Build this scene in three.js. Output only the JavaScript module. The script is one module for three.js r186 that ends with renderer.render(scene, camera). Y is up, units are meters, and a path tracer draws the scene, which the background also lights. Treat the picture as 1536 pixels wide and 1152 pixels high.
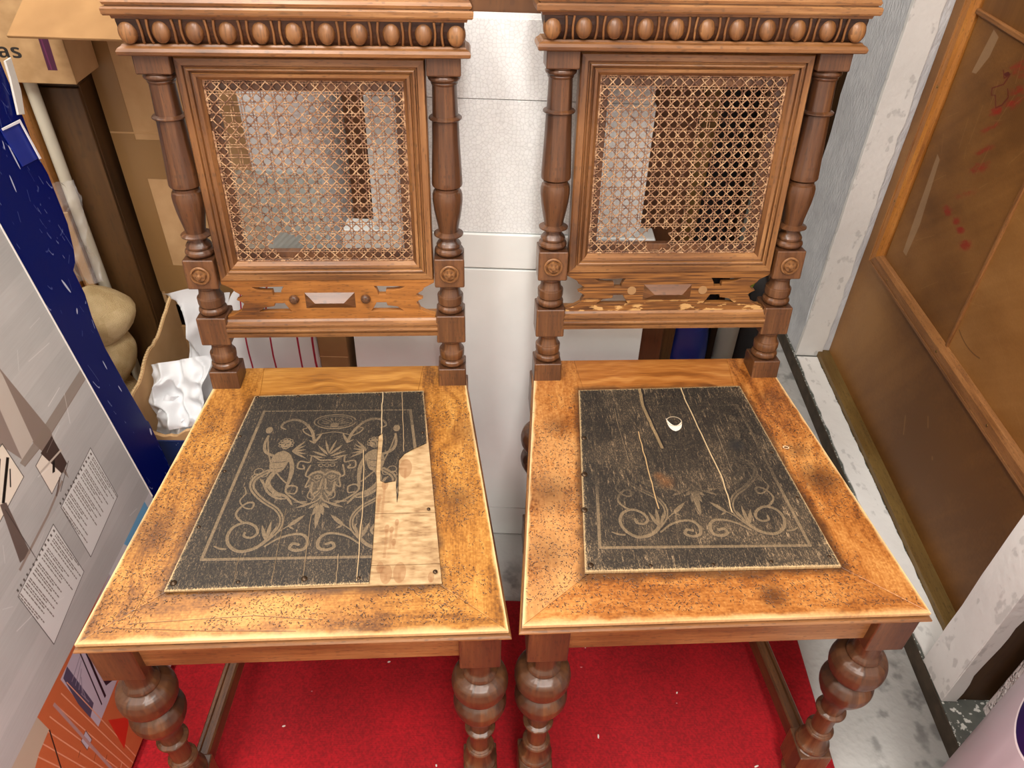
import * as THREE from 'three';
import { RoundedBoxGeometry } from 'three/addons/geometries/RoundedBoxGeometry.js';
import { mergeGeometries, toCreasedNormals } from 'three/addons/utils/BufferGeometryUtils.js';
import { RectAreaLightUniformsLib } from 'three/addons/lights/RectAreaLightUniformsLib.js';

// ------------------------------------------------------------------ camera, lights, exposure
const scene = new THREE.Scene();
const camera = new THREE.PerspectiveCamera(52.92, 4 / 3, 0.02, 20);
camera.position.set(0, 1.2585, 0);
{
  const a = 0.6978, b = 0.0326, ca = Math.cos(a), sa = Math.sin(a), cb = Math.cos(b), sb = Math.sin(b);
  const right = new THREE.Vector3(cb, sb * ca, -sb * sa), up = new THREE.Vector3(-sb, cb * ca, -cb * sa), back = new THREE.Vector3(0, sa, ca);
  camera.quaternion.setFromRotationMatrix(new THREE.Matrix4().makeBasis(right, up, back));
}
scene.background = new THREE.Color(0x0b0a09);
RectAreaLightUniformsLib.init();
const LAMPS = [
  { at: [0.2, 2.49, 0.6], size: [0.3, 1.3], power: 42, label: 'ceiling lamp on the right in front of the brown door' },
  { at: [-0.6, 2.49, 0.0], size: [0.3, 1.1], power: 40, label: 'ceiling lamp on the left above the grey carton' },
  { at: [-1.0, 2.49, -1.25], size: [0.3, 0.9], power: 26, label: 'unseen ceiling lamp added at the back left to brighten the cardboard boxes' },  // added lamp, out of view, lifts the dark far post and boxes
];
const renderer = new THREE.WebGLRenderer({ antialias: true });
renderer.toneMapping = THREE.LinearToneMapping;
renderer.toneMappingExposure = 0.8;
renderer.shadowMap.enabled = true;

// ------------------------------------------------------------------ helpers
function rng(seed) { let a = seed >>> 0; return () => { a = (a + 0x6D2B79F5) | 0; let t = Math.imul(a ^ (a >>> 15), 1 | a); t = (t + Math.imul(t ^ (t >>> 7), 61 | t)) ^ t; return ((t ^ (t >>> 14)) >>> 0) / 4294967296; }; }
const clamp = (x, a = 0, b = 1) => Math.min(b, Math.max(a, x));
const mix = (a, b, t) => a + (b - a) * t;
const sstep = (a, b, x) => { const t = clamp((x - a) / (b - a)); return t * t * (3 - 2 * t); };
const LAT = (() => { const r = rng(7), n = new Float32Array(65536); for (let i = 0; i < 65536; i++) n[i] = r(); return n; })();
function vn(x, y, px = 256, py = 256) {           // periodic value noise
  const xi = Math.floor(x), yi = Math.floor(y), fx = x - xi, fy = y - yi;
  const u = fx * fx * (3 - 2 * fx), v = fy * fy * (3 - 2 * fy);
  const x0 = ((xi % px) + px) % px, x1 = (x0 + 1) % px, y0 = ((yi % py) + py) % py, y1 = (y0 + 1) % py;
  const h = (a, b) => LAT[((a & 255) + (b & 255) * 256)];
  return mix(mix(h(x0, y0), h(x1, y0), u), mix(h(x0, y1), h(x1, y1), u), v);
}
function fbm(x, y, px = 256, py = 256, oct = 4) { let s = 0, a = 0.5, n = 0; for (let i = 0; i < oct; i++) { s += a * vn(x + i * 17, y + i * 31, px, py); n += a; a *= 0.5; x *= 2; y *= 2; px = Math.min(256, px * 2); py = Math.min(256, py * 2); } return s / n; }
const hexRGB = (h) => [(h >> 16) & 255, (h >> 8) & 255, h & 255];
function ramp(stops, t) { t = clamp(t) * (stops.length - 1); const i = Math.min(stops.length - 2, Math.floor(t)), f = t - i, a = stops[i], b = stops[i + 1]; return [mix(a[0], b[0], f), mix(a[1], b[1], f), mix(a[2], b[2], f)]; }
function dataTex(w, h, fn, srgb = true, metres) {
  const d = new Uint8Array(w * h * 4);
  for (let j = 0; j < h; j++) for (let i = 0; i < w; i++) { const c = fn(i / w, j / h, i, j), k = (j * w + i) * 4; d[k] = clamp(c[0], 0, 255); d[k + 1] = clamp(c[1], 0, 255); d[k + 2] = clamp(c[2], 0, 255); d[k + 3] = 255; }
  const t = new THREE.DataTexture(d, w, h, THREE.RGBAFormat);
  t.wrapS = t.wrapT = THREE.RepeatWrapping; t.magFilter = THREE.LinearFilter; t.minFilter = THREE.LinearMipmapLinearFilter; t.generateMipmaps = true;
  if (srgb) t.colorSpace = THREE.SRGBColorSpace;
  if (metres) t.repeat.set(1 / metres[0], 1 / metres[1]);
  t.needsUpdate = true; return t;
}
const g3 = (v) => [v, v, v];
function canvas(w, h) { const c = document.createElement('canvas'); c.width = w; c.height = h; return [c, c.getContext('2d')]; }
function canvasTex(c, srgb = true) { const t = new THREE.CanvasTexture(c); if (srgb) t.colorSpace = THREE.SRGBColorSpace; t.anisotropy = 8; return t; }
function std(o) { return new THREE.MeshStandardMaterial({ side: THREE.DoubleSide, metalness: 0, roughness: 0.7, ...o }); }
function phys(o) { return new THREE.MeshPhysicalMaterial({ side: THREE.DoubleSide, metalness: 0, roughness: 0.5, ...o }); }

const taken = {};
function numbered(n) { const k = taken[n] ?? 0; taken[n] = k + 1; return k ? n + '_' + String(k).padStart(3, '0') : n; }
function mesh(name, geo, mat, parent) { const m = new THREE.Mesh(geo, mat); m.name = parent ? name : numbered(name); (parent || scene).add(m); return m; }
function tag(o, label, category, group) { o.userData.label = label; o.userData.category = category; if (group) o.userData.group = group; return o; }
function thing(name, label, category, pos = [0, 0, 0], turn = 0, group) { const g = new THREE.Group(); g.name = numbered(name); g.position.set(...pos); g.rotation.y = turn; scene.add(g); return tag(g, label, category, group); }
function struct(name, geo, mat, parent) { const m = mesh(name, geo, mat, parent); if (!parent) m.userData.kind = 'structure'; return m; }

function uvBox(geo, grain = 'y', off = 0) {       // uv in metres, v along the grain
  const g = geo.index ? geo.toNonIndexed() : geo; const p = g.attributes.position, n = p.count, uv = new Float32Array(n * 2);
  const A = new THREE.Vector3(), B = new THREE.Vector3(), C = new THREE.Vector3();
  for (let i = 0; i < n; i += 3) {
    A.fromBufferAttribute(p, i); B.fromBufferAttribute(p, i + 1); C.fromBufferAttribute(p, i + 2);
    const N = B.clone().sub(A).cross(C.clone().sub(A)); const ax = Math.abs(N.x), ay = Math.abs(N.y), az = Math.abs(N.z);
    const d = ax > ay && ax > az ? 0 : ay > az ? 1 : 2;
    const gi = { x: 0, y: 1, z: 2 }[grain]; const rest = [0, 1, 2].filter((k) => k !== d);
    let vi = rest.includes(gi) ? gi : rest[1], ui = rest.find((k) => k !== vi);
    [A, B, C].forEach((V, k) => { const a = [V.x, V.y, V.z]; uv[(i + k) * 2] = a[ui] + off + d * 0.37; uv[(i + k) * 2 + 1] = a[vi] + off * 1.7; });
  }
  g.setAttribute('uv', new THREE.BufferAttribute(uv, 2)); return g;
}
const clean = (g) => { const o = g.index ? g.toNonIndexed() : g; for (const k of Object.keys(o.attributes)) if (!['position', 'normal', 'uv'].includes(k)) o.deleteAttribute(k); if (!o.attributes.uv) o.setAttribute('uv', new THREE.BufferAttribute(new Float32Array(o.attributes.position.count * 2), 2)); if (!o.attributes.normal) o.computeVertexNormals(); o.clearGroups?.(); return o; };
const merge = (...gs) => mergeGeometries(gs.flat().map(clean));
function rbox(w, h, d, r = 0.002, seg = 2) { return new RoundedBoxGeometry(w, h, d, seg, Math.min(r, w / 2.01, h / 2.01, d / 2.01)); }
const boxAt = (x0, x1, y0, y1, z0, z1, r = 0.002) => rbox(x1 - x0, y1 - y0, z1 - z0, r).translate((x0 + x1) / 2, (y0 + y1) / 2, (z0 + z1) / 2);
function lathe(pts, seg = 40, grainV = true) { const g = new THREE.LatheGeometry(pts.map(([r, y]) => new THREE.Vector2(r, y)), seg); const c = toCreasedNormals(g, 0.6); return c; }
function latheUV(g, rMean = 0.02) { const uv = g.attributes.uv, p = g.attributes.position; for (let i = 0; i < uv.count; i++) uv.setXY(i, uv.getX(i) * rMean * 6.28, p.getY(i)); return g; }
function arc(cr, cy, r, a0, a1, n = 6, ry = r) { const o = []; for (let i = 0; i <= n; i++) { const a = mix(a0, a1, i / n) * Math.PI / 180; o.push([cr + r * Math.cos(a), cy + ry * Math.sin(a)]); } return o; }
// a profile [d inward, w] swept along a straight bar from a to b in the plane z = 0, ends mitred at the given slopes
function polyPrism(pts, y0, y1, bevel = 0.0012) {   // pts [x, z] outline, extruded upward from y0 to y1
  const s = new THREE.Shape(pts.map(([x, z]) => new THREE.Vector2(x, -z)));
  const g = new THREE.ExtrudeGeometry(s, { depth: y1 - y0 - 2 * bevel, bevelEnabled: bevel > 0, bevelThickness: bevel, bevelSize: bevel, bevelOffset: -bevel, bevelSegments: 2, curveSegments: 6 });
  return g.rotateX(-Math.PI / 2).translate(0, y0 + bevel, 0);
}
function plate(pts, z0, z1, bevel = 0.001, holes = []) {   // pts [x, y] outline, extruded in z
  const s = new THREE.Shape(pts.map(([x, y]) => new THREE.Vector2(x, y)));
  for (const h of holes) s.holes.push(new THREE.Path(h.map(([x, y]) => new THREE.Vector2(x, y))));
  const g = new THREE.ExtrudeGeometry(s, { depth: z1 - z0 - 2 * bevel, bevelEnabled: bevel > 0, bevelThickness: bevel, bevelSize: bevel, bevelOffset: -bevel, bevelSegments: 2, curveSegments: 8 });
  return g.translate(0, 0, z0 + bevel);
}
function loft(rings, closed = true) {               // rings: arrays of [x, y, z]; joins successive rings, caps both ends
  const pos = [], n = rings[0].length, V = (r, i) => rings[r][((i % n) + n) % n];
  const tri = (a, b, c) => pos.push(...a, ...b, ...c);
  for (let r = 0; r + 1 < rings.length; r++) for (let i = 0; i < (closed ? n : n - 1); i++) { tri(V(r, i), V(r + 1, i), V(r + 1, i + 1)); tri(V(r, i), V(r + 1, i + 1), V(r, i + 1)); }
  if (closed) for (const r of [0, rings.length - 1]) { const c2 = rings[r].map((p) => p); const cen = [0, 1, 2].map((k) => c2.reduce((s, p) => s + p[k], 0) / n); for (let i = 0; i < n; i++) r ? tri(cen, V(r, i), V(r, i + 1)) : tri(cen, V(r, i + 1), V(r, i)); }
  const g = new THREE.BufferGeometry(); g.setAttribute('position', new THREE.Float32BufferAttribute(pos, 3));
  g.computeVertexNormals(); return g;
}
const lift = (g, fn) => { const p = g.attributes.position; const v = new THREE.Vector3(); for (let i = 0; i < p.count; i++) { v.fromBufferAttribute(p, i); fn(v); p.setXYZ(i, v.x, v.y, v.z); } g.computeVertexNormals(); return g; };

// ------------------------------------------------------------------ materials
function woodTex(seed, stops, w = 512, h = 1024, m = [0.2, 0.6], pore = 0.3) {
  const r = rng(seed), o = r() * 90;
  const col = dataTex(w, h, (u, v) => {
    const warp = fbm(u * 4 + o, v * 4, 4, 4, 3);
    const g1 = fbm(u * 40 + warp * 2 + o, v * 7, 40, 7, 4), g2 = vn(u * 120 + o, v * 9, 120, 9), p = vn(u * 170 + o, v * 90, 170, 90), blot = fbm(u * 3 + o, v * 5 + o, 3, 5, 3);
    let t = 0.52 + (g1 - 0.5) * 0.5 + (g2 - 0.5) * 0.2 + (blot - 0.5) * 1.0;
    const c = ramp(stops, t), k = 1 - 0.6 * pore * sstep(0.7, 0.9, p);
    return [c[0] * k, c[1] * k, c[2] * k];
  }, true, m);
  const rough = dataTex(w / 2, h / 2, (u, v) => g3(105 + 75 * fbm(u * 10 + o, v * 12, 10, 12, 4)), false, m);
  const bump = dataTex(w / 2, h / 2, (u, v) => g3(150 + 60 * (fbm(u * 60, v * 10, 60, 10, 2) - 0.5) - 80 * sstep(0.7, 0.9, vn(u * 128 + o, v * 42, 128, 42))), false, m);
  return { map: col, roughnessMap: rough, bumpMap: bump, roughness: 1, bumpScale: 0.0004 };
}
const W_POST = woodTex(1, [[54, 29, 13], [86, 52, 26], [112, 72, 38], [144, 98, 56]]);
const W_GOLD = woodTex(2, [[80, 46, 19], [114, 72, 34], [140, 94, 50], [172, 125, 76]]);
const M = {
  post: phys({ ...W_POST, color: 0xe0d8d0, clearcoat: 0.55, clearcoatRoughness: 0.28 }),
  gold: phys({ ...W_GOLD, clearcoat: 0.45, clearcoatRoughness: 0.3 }),
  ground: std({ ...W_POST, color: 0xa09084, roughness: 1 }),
  stud: std({ color: 0x4a3a2a, roughness: 0.35, metalness: 0.7 }),
  brass: std({ color: 0x8a6a3c, roughness: 0.3, metalness: 0.8 }),
  bare: std({ ...woodTex(3, [[186, 146, 98], [206, 170, 122], [222, 190, 146], [232, 206, 166]], 256, 512, [0.12, 0.3], 0.2) }),
};
function noiseMat(c1, c2, scale, o = {}) {
  const a = hexRGB(c1), b = hexRGB(c2), n = Math.round(scale);
  return std({ map: dataTex(256, 256, (u, v) => { const t = clamp((fbm(u * n, v * n, n, n, 5) - 0.5) * 1.8 + 0.5); return [mix(a[0], b[0], t), mix(a[1], b[1], t), mix(a[2], b[2], t)]; }, true, [0.4, 0.4]), ...o });
}
const corr = dataTex(256, 256, (u, v) => g3(128 + 30 * Math.sin(u * 6.283 * 16) + 40 * (fbm(u * 30, v * 8, 30, 8, 3) - 0.5)), false, [0.1, 0.1]);
M.card = noiseMat(0xb48e62, 0xc8a276, 10, { roughness: 0.85, bumpMap: corr, bumpScale: 0.0004 });
M.cardIn = noiseMat(0xb28c5e, 0xc29c70, 10, { roughness: 0.9 });
M.cardDark = noiseMat(0x8f6b42, 0xa37d50, 8, { roughness: 0.9 });
M.brown = std({ ...woodTex(5, [[62, 34, 14], [84, 50, 22], [98, 60, 28], [112, 72, 36]], 256, 512, [0.4, 1.2], 0.2) });
M.darkbrown = std({ ...woodTex(6, [[48, 28, 9], [66, 41, 14], [80, 52, 20], [92, 62, 26]], 256, 512, [0.5, 1.2], 0.2) });
M.plaster = (() => { const b = dataTex(512, 512, (u, v) => g3(128 + 120 * (fbm(u * 30, v * 30, 30, 30, 5) - 0.5)), false, [0.35, 0.35]); return std({ map: dataTex(512, 512, (u, v) => { const d = fbm(u * 6, v * 6, 6, 6, 5), s = sstep(0.63, 0.74, fbm(u * 22 + 9, v * 14, 22, 14, 4)); const k = 1 - 0.1 * s; return [mix(236, 246, d) * k, mix(236, 246, d) * k, mix(233, 243, d) * k]; }, true, [0.35, 0.35]), bumpMap: b, bumpScale: 0.0016, roughness: 0.8 }); })();
M.greywall = noiseMat(0xd2d6db, 0xe2e6ea, 14, { roughness: 0.9, bumpMap: dataTex(256, 256, (u, v) => g3(255 * fbm(u * 60, v * 20, 60, 20, 3)), false, [0.2, 0.2]), bumpScale: 0.002 });
M.stipple = std({ color: 0xe0d6d4, roughness: 0.6, bumpMap: dataTex(512, 512, (u, v) => g3(255 * sstep(0.35, 0.75, fbm(u * 70, v * 40, 70, 40, 3))), false, [0.3, 0.3]), bumpScale: 0.004 });
M.white = noiseMat(0xe4e8e6, 0xecefed, 6, { roughness: 0.45 });
M.wallpaint = noiseMat(0xd9d6cf, 0xe6e3dc, 6, { roughness: 0.9 });
M.concrete = std({ map: dataTex(1024, 1024, (u, v) => { const t = fbm(u * 8, v * 8, 8, 8, 6), s = sstep(0.5, 0.75, fbm(u * 40 + 5, v * 40, 40, 40, 5)) * sstep(0.45, 0.62, fbm(u * 3, v * 3, 3, 3, 3)), k = (1 - 0.25 * s); const c = mix(172, 206, t); return [c * k, c * k, c * 0.985 * k]; }, true, [1.1, 1.1]), bumpMap: dataTex(256, 256, (u, v) => g3(255 * fbm(u * 40, v * 40, 40, 40, 3)), false, [0.3, 0.3]), bumpScale: 0.0012, roughness: 0.75 });
M.darkstone = noiseMat(0x3e352a, 0x574a3b, 20, { roughness: 0.85 });
M.sill = std({ map: dataTex(256, 256, (u, v) => { const t = fbm(u * 16, v * 16, 16, 16, 5), s = sstep(0.66, 0.7, fbm(u * 40 + 3, v * 40, 40, 40, 3)); return [mix(mix(84, 112, t), 225, s), mix(mix(88, 114, t), 225, s), mix(mix(84, 106, t), 218, s)]; }, true, [0.25, 0.25]), roughness: 0.7 });
M.eps = std({ map: dataTex(512, 512, (() => { const r = rng(44), N = 52, pts = []; for (let j = 0; j < N; j++) for (let i = 0; i < N; i++) pts.push([r() * 0.9, r() * 0.9, r()]); return (u, v) => { const x = u * N, y = v * N, xi = Math.floor(x), yi = Math.floor(y); let d1 = 9, d2 = 9, id = 0; for (let b = -1; b < 2; b++) for (let a = -1; a < 2; a++) { const p = pts[((yi + b + N) % N) * N + ((xi + a + N) % N)], d = Math.hypot(xi + a + p[0] - x, yi + b + p[1] - y); if (d < d1) { d2 = d1; d1 = d; id = p[2]; } else if (d < d2) d2 = d; } const e = sstep(0.0, 0.22, d2 - d1), c = 214 + 22 * e + 8 * id; return [c * 0.985, c * 0.998, c]; }; })(), true, [0.3, 0.3]), roughness: 0.75 });

// ------------------------------------------------------------------ room
const dark = std({ color: 0x14100c, roughness: 1 });
struct('floor', boxAt(-1.5, 1.3, -0.1, 0, -2.5, 1.4, 0.001), M.concrete).geometry = uvBox(boxAt(-1.5, 1.3, -0.1, 0, -2.5, 1.4, 0.001), 'z');
struct('ceiling', boxAt(-1.5, 1.3, 2.52, 2.62, -2.5, 1.4), M.wallpaint);
struct('wall_left', boxAt(-1.6, -1.5, 0, 2.52, -2.5, 1.4), M.wallpaint);
struct('wall_back', boxAt(-1.5, 1.3, 0, 2.52, -2.6, -2.5), M.darkbrown);
struct('wall_front', boxAt(-1.5, 1.3, 0, 2.52, 1.4, 1.5), M.wallpaint);
struct('wall_right', uvBox(boxAt(0.80, 0.92, 0, 2.52, -0.655, 1.4, 0.004), 'y'), M.stipple);
struct('wall_right_far', boxAt(1.0, 1.1, 0, 2.52, -2.5, -1.7), M.darkbrown);
{ // plinth under the timber frame
  const p = new THREE.Group(); p.name = 'trim_1'; p.userData.kind = 'structure'; scene.add(p);
  mesh('sill_stone', uvBox(boxAt(0.735, 0.92, 0, 0.04, -1.9, 1.4, 0.004), 'z'), M.sill, p);
  mesh('skirting', uvBox(boxAt(0.7325, 0.7352, 0, 0.038, -1.9, 1.4, 0.001), 'z'), M.darkstone, p);
  const r = rng(5), pts = []; for (let i = 0; i <= 40; i++) pts.push([0.7365 + 0.004 * r(), mix(-0.742, -1.6, i / 40)]); pts.push([0.792, -1.6]); for (let i = 40; i >= 0; i--) pts.push([0.789 + 0.003 * r(), mix(-0.742, -1.6, i / 40)]);
  mesh('white_paint', uvBox(polyPrism(pts, 0.039, 0.0425, 0), 'z'), M.plaster, p);
}
{ // far post
  const p = new THREE.Group(); p.name = 'trim_2'; p.userData.kind = 'structure'; scene.add(p);
  const rough = (g, a) => lift(g, (v) => { v.x += a * (fbm(v.y * 9 + 3, v.z * 9 + 40, 256, 256, 4) - 0.5); v.z += a * (fbm(v.y * 11 + 70, v.x * 20 + 11, 256, 256, 4) - 0.5); });
  mesh('post_core', uvBox(rough(new THREE.BoxGeometry(0.12, 2.46, 0.2, 6, 90, 6).translate(0.8, 1.27, -1.715), 0.012), 'y'), M.greywall, p);
  const f = plate((() => { const o = [], r = rng(9); for (let i = 0; i <= 80; i++) o.push([0.737 + 0.004 * fbm(i * 0.4, 3, 256, 256, 3), mix(0.041, 2.5, i / 80)]); for (let i = 80; i >= 0; i--) o.push([0.800 + 0.006 * (r() - 0.5) + 0.006 * fbm(i * 0.3, 9, 256, 256, 3), mix(0.041, 2.5, i / 80)]); return o; })(), -1.618, -1.606, 0.001);
  mesh('white_plaster', uvBox(f, 'y'), M.plaster, p);
}
{ // near post
  const p = new THREE.Group(); p.name = 'trim_3'; p.userData.kind = 'structure'; scene.add(p);
  mesh('timber', uvBox(boxAt(0.742, 0.85, 0.04, 2.52, -0.735, -0.667, 0.003), 'y'), M.darkbrown, p);
  mesh('white_plaster', uvBox(lift(new THREE.BoxGeometry(0.009, 2.46, 0.074, 2, 90, 6).translate(0.7385, 1.272, -0.7005), (v) => { v.x += 0.004 * (fbm(v.y * 14, v.z * 30, 256, 256, 4) - 0.5); }), 'y'), M.plaster, p);
  const o = [], r = rng(19); for (let i = 0; i <= 90; i++) o.push([0.7352, mix(0.042, 2.5, i / 90)]); for (let i = 90; i >= 0; i--) { const y = mix(0.042, 2.5, i / 90); o.push([0.757 + 0.006 * sstep(0.12, 0.3, y) + 0.005 * (r() - 0.5) + 0.012 * (fbm(y * 9, 2, 256, 256, 3) - 0.5), y]); }
  mesh('white_plaster', uvBox(plate(o, -0.667, -0.6625, 0.0005), 'y'), M.plaster, p);
}
{ // brown panelled door set back behind the posts
  const d = new THREE.Group(); d.name = 'door_1'; d.userData.kind = 'structure'; scene.add(d);
  const mdf = (seed, marks) => {
    const W = 768, H = 1024, [c, x] = canvas(W, H), im = x.createImageData(W, H), s = seed * 13.7;
    for (let j = 0; j < H; j++) for (let i = 0; i < W; i++) { const u = i / W, v = j / H, t = fbm(u * 5 + s, v * 6, 256, 256, 5), b = fbm(u * 2 + s, v * 1.5 + s, 256, 256, 4), f = vn(u * 260, v * 340), sc = fbm((u + v * 0.6) * 40 + s, v * 3, 256, 256, 3); const q = clamp(0.5 + (t - 0.5) * 0.9 + (b - 0.5) * 1.4 + (f - 0.5) * 0.14 + (sc - 0.5) * 0.25), k = (j * W + i) * 4, cc = ramp([[108, 68, 26], [138, 92, 42], [164, 116, 62]], q); im.data[k] = cc[0]; im.data[k + 1] = cc[1]; im.data[k + 2] = cc[2]; im.data[k + 3] = 255; }
    x.putImageData(im, 0, 0); if (marks) marks(x, W, H);
    return std({ map: canvasTex(c), roughness: 0.5, bumpMap: corr, bumpScale: 0.0001 });
  };
  const flat = (g, z0, z1, y0, y1) => { const p = g.attributes.position, uv = new Float32Array(p.count * 2); for (let i = 0; i < p.count; i++) { uv[2 * i] = (p.getZ(i) - z0) / (z1 - z0); uv[2 * i + 1] = (p.getY(i) - y0) / (y1 - y0); } g.setAttribute('uv', new THREE.BufferAttribute(uv, 2)); return g; };
  mesh('leaf', flat(boxAt(0.822, 0.85, 0.045, 2.4, -1.75, -0.665, 0.002), -1.75, -0.665, 0.045, 1.2), mdf(1, (x, W, H) => { x.globalAlpha = 0.3; x.strokeStyle = '#caa46a'; for (const [a, b, c, e] of [[0.56, 0.82, 0.575, 0.835], [0.5, 0.87, 0.52, 0.9], [0.62, 0.86, 0.625, 0.865]]) { x.lineWidth = 3; x.beginPath(); x.moveTo(a * W, b * H); x.lineTo(c * W, e * H); x.stroke(); } x.globalAlpha = 1; }), d);
  mesh('threshold', uvBox(boxAt(0.792, 0.824, 0.0405, 0.056, -1.66, -0.73, 0.002), 'z'), std({ ...woodTex(21, [[88, 66, 30], [106, 80, 38], [120, 94, 48], [134, 106, 58]], 256, 512, [0.2, 0.6]) }), d);
  const Z = (z) => (z + 1510) / 1000 / 0.86, Y = (y) => (y - 395) / 1000 / 0.51;
  const redMarks = (x, W, H) => {
    const P = (z, y) => [Z(z) * W, (1 - Y(y)) * H];
    x.lineCap = 'round'; const rb = rng(404);
    const blob = (z, y, rz, ry, a, col = '150,28,14') => { const [cx, cy] = P(z, y); x.save(); x.translate(cx, cy); x.rotate(0.5); for (let q = 0; q < 46; q++) { const an = rb() * 6.28, d = Math.sqrt(rb()) * 0.9, px = d * Math.cos(an) * rz * W / 860, py = d * Math.sin(an) * ry * H / 510, l = 4 + rb() * 14; x.strokeStyle = `rgba(${col},${a * (0.12 + 0.4 * rb()) * (1.2 - d)})`; x.lineWidth = 2 + rb() * 7; x.beginPath(); x.moveTo(px, py - l * 0.5); x.quadraticCurveTo(px + (rb() - 0.5) * 8, py, px + (rb() - 0.5) * 6, py + l * 0.5); x.stroke(); } x.restore(); };
    blob(-1318, 862, 26, 16, 0.75); blob(-1292, 836, 26, 24, 0.7); blob(-1300, 812, 14, 14, 0.6); blob(-1335, 786, 10, 12, 0.7); blob(-1330, 760, 6, 30, 0.4); blob(-1322, 722, 7, 22, 0.5); blob(-1312, 694, 14, 24, 0.7); blob(-1318, 640, 10, 30, 0.28);
    blob(-1352, 589, 18, 8, 0.7); blob(-1312, 589, 10, 8, 0.5); blob(-1288, 583, 8, 9, 0.7); blob(-1258, 570, 16, 13, 0.75);
    x.strokeStyle = 'rgba(95,20,12,0.75)'; x.lineWidth = 3; const pts = [[-1364, 846], [-1352, 836], [-1340, 846], [-1346, 828], [-1374, 812], [-1368, 802], [-1356, 806], [-1340, 790], [-1326, 800], [-1318, 816], [-1330, 826]]; x.beginPath(); pts.forEach((p, i) => (i ? x.lineTo(...P(...p)) : x.moveTo(...P(...p)))); x.stroke();
    x.lineWidth = 9; x.strokeStyle = 'rgba(80,14,10,0.8)'; x.beginPath(); x.moveTo(...P(-1352, 842)); x.lineTo(...P(-1346, 846)); x.stroke();
    x.fillStyle = 'rgba(190,170,150,0.42)'; for (const poly of [[[-1462, 655], [-1446, 650], [-1424, 520], [-1428, 446], [-1446, 446], [-1452, 520]], [[-1440, 890], [-1416, 884], [-1420, 850], [-1440, 815], [-1456, 812], [-1448, 850]]]) { x.beginPath(); poly.forEach((p, i) => (i ? x.lineTo(...P(...p)) : x.moveTo(...P(...p)))); x.fill(); }
    const r = rng(3); x.strokeStyle = 'rgba(200,160,110,0.22)'; x.lineWidth = 1.4; for (let i = 0; i < 70; i++) { const z = -1500 + r() * 800, y = 400 + r() * 480, a = r() * 2 + 0.4, l = 20 + r() * 60; x.beginPath(); x.moveTo(...P(z, y)); x.lineTo(...P(z + l * Math.cos(a), y + l * Math.sin(a))); x.stroke(); }
  };
  mesh('panel', flat(boxAt(0.8165, 0.823, 0.39, 1.3, -1.505, -1.178, 0.001), -1.51, -0.65, 0.395, 0.905), mdf(2, redMarks), d);
  mesh('panel', flat(boxAt(0.8165, 0.823, 0.39, 1.3, -1.172, -0.68, 0.001), -1.51, -0.65, 0.395, 0.905), mdf(4, (x, W, H) => { x.strokeStyle = 'rgba(70,40,16,0.5)'; x.lineWidth = 4; x.beginPath(); x.moveTo(0.4 * W, 0.9 * H); x.quadraticCurveTo(0.45 * W, 0.93 * H, 0.5 * W, 0.9 * H); x.stroke(); const r = rng(8); x.strokeStyle = 'rgba(200,160,110,0.2)'; x.lineWidth = 1.4; for (let i = 0; i < 60; i++) { const a = r() * W, b = r() * H, q = r() * 3; x.beginPath(); x.moveTo(a, b); x.lineTo(a + 60 * Math.cos(q), b + 60 * Math.sin(q)); x.stroke(); } }), d);
  const strip = std({ ...woodTex(22, [[104, 62, 26], [130, 84, 42], [150, 100, 54], [168, 118, 70]], 256, 512, [0.1, 0.5]) });
  const orange = std({ ...woodTex(23, [[130, 76, 24], [158, 98, 36], [176, 112, 44], [190, 128, 58]], 256, 512, [0.1, 0.5]) });
  // moulded strips: profile across the width, mitred at the lower far corner
  const prof = [[0, 0], [0, -0.012], [0.004, -0.017], [0.010, -0.0175], [0.0115, -0.014], [0.013, -0.0175], [0.03, -0.018], [0.036, -0.013], [0.04, -0.006], [0.04, 0]];
  const yB = 0.357, zF = -1.553;
  const lo = loft([prof.map(([q, w]) => [0.8215 + w, yB + q, zF + q]), prof.map(([q, w]) => [0.8215 + w, yB + q + 0.012, -0.668])]);
  const hi = loft([prof.map(([q, w]) => [0.8215 + w, yB + q, zF + q]), prof.map(([q, w]) => [0.8215 + w, 2.3, zF + q])]);
  mesh('moulding', uvBox(lo, 'z'), strip, d); mesh('moulding', uvBox(hi, 'y'), orange, d);
  mesh('batten', uvBox(boxAt(0.8125, 0.822, 0.4, 1.6, -1.179, -1.171, 0.002), 'y'), strip, d);
  mesh('bead', uvBox(boxAt(0.811, 0.822, 0.897, 0.907, -1.512, -0.68, 0.003), 'z'), strip, d);
  for (const [y, z, s] of [[0.378, -1.44, 0], [0.384, -1.18, 0], [0.388, -0.97, 0], [0.52, -1.53, 1], [0.76, -1.53, 1], [1.0, -1.53, 1]]) mesh('screw', new THREE.SphereGeometry(0.0028, 12, 8).scale(0.5, 1, 1).translate(0.8035, y, z), M.brass, d);
}
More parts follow.
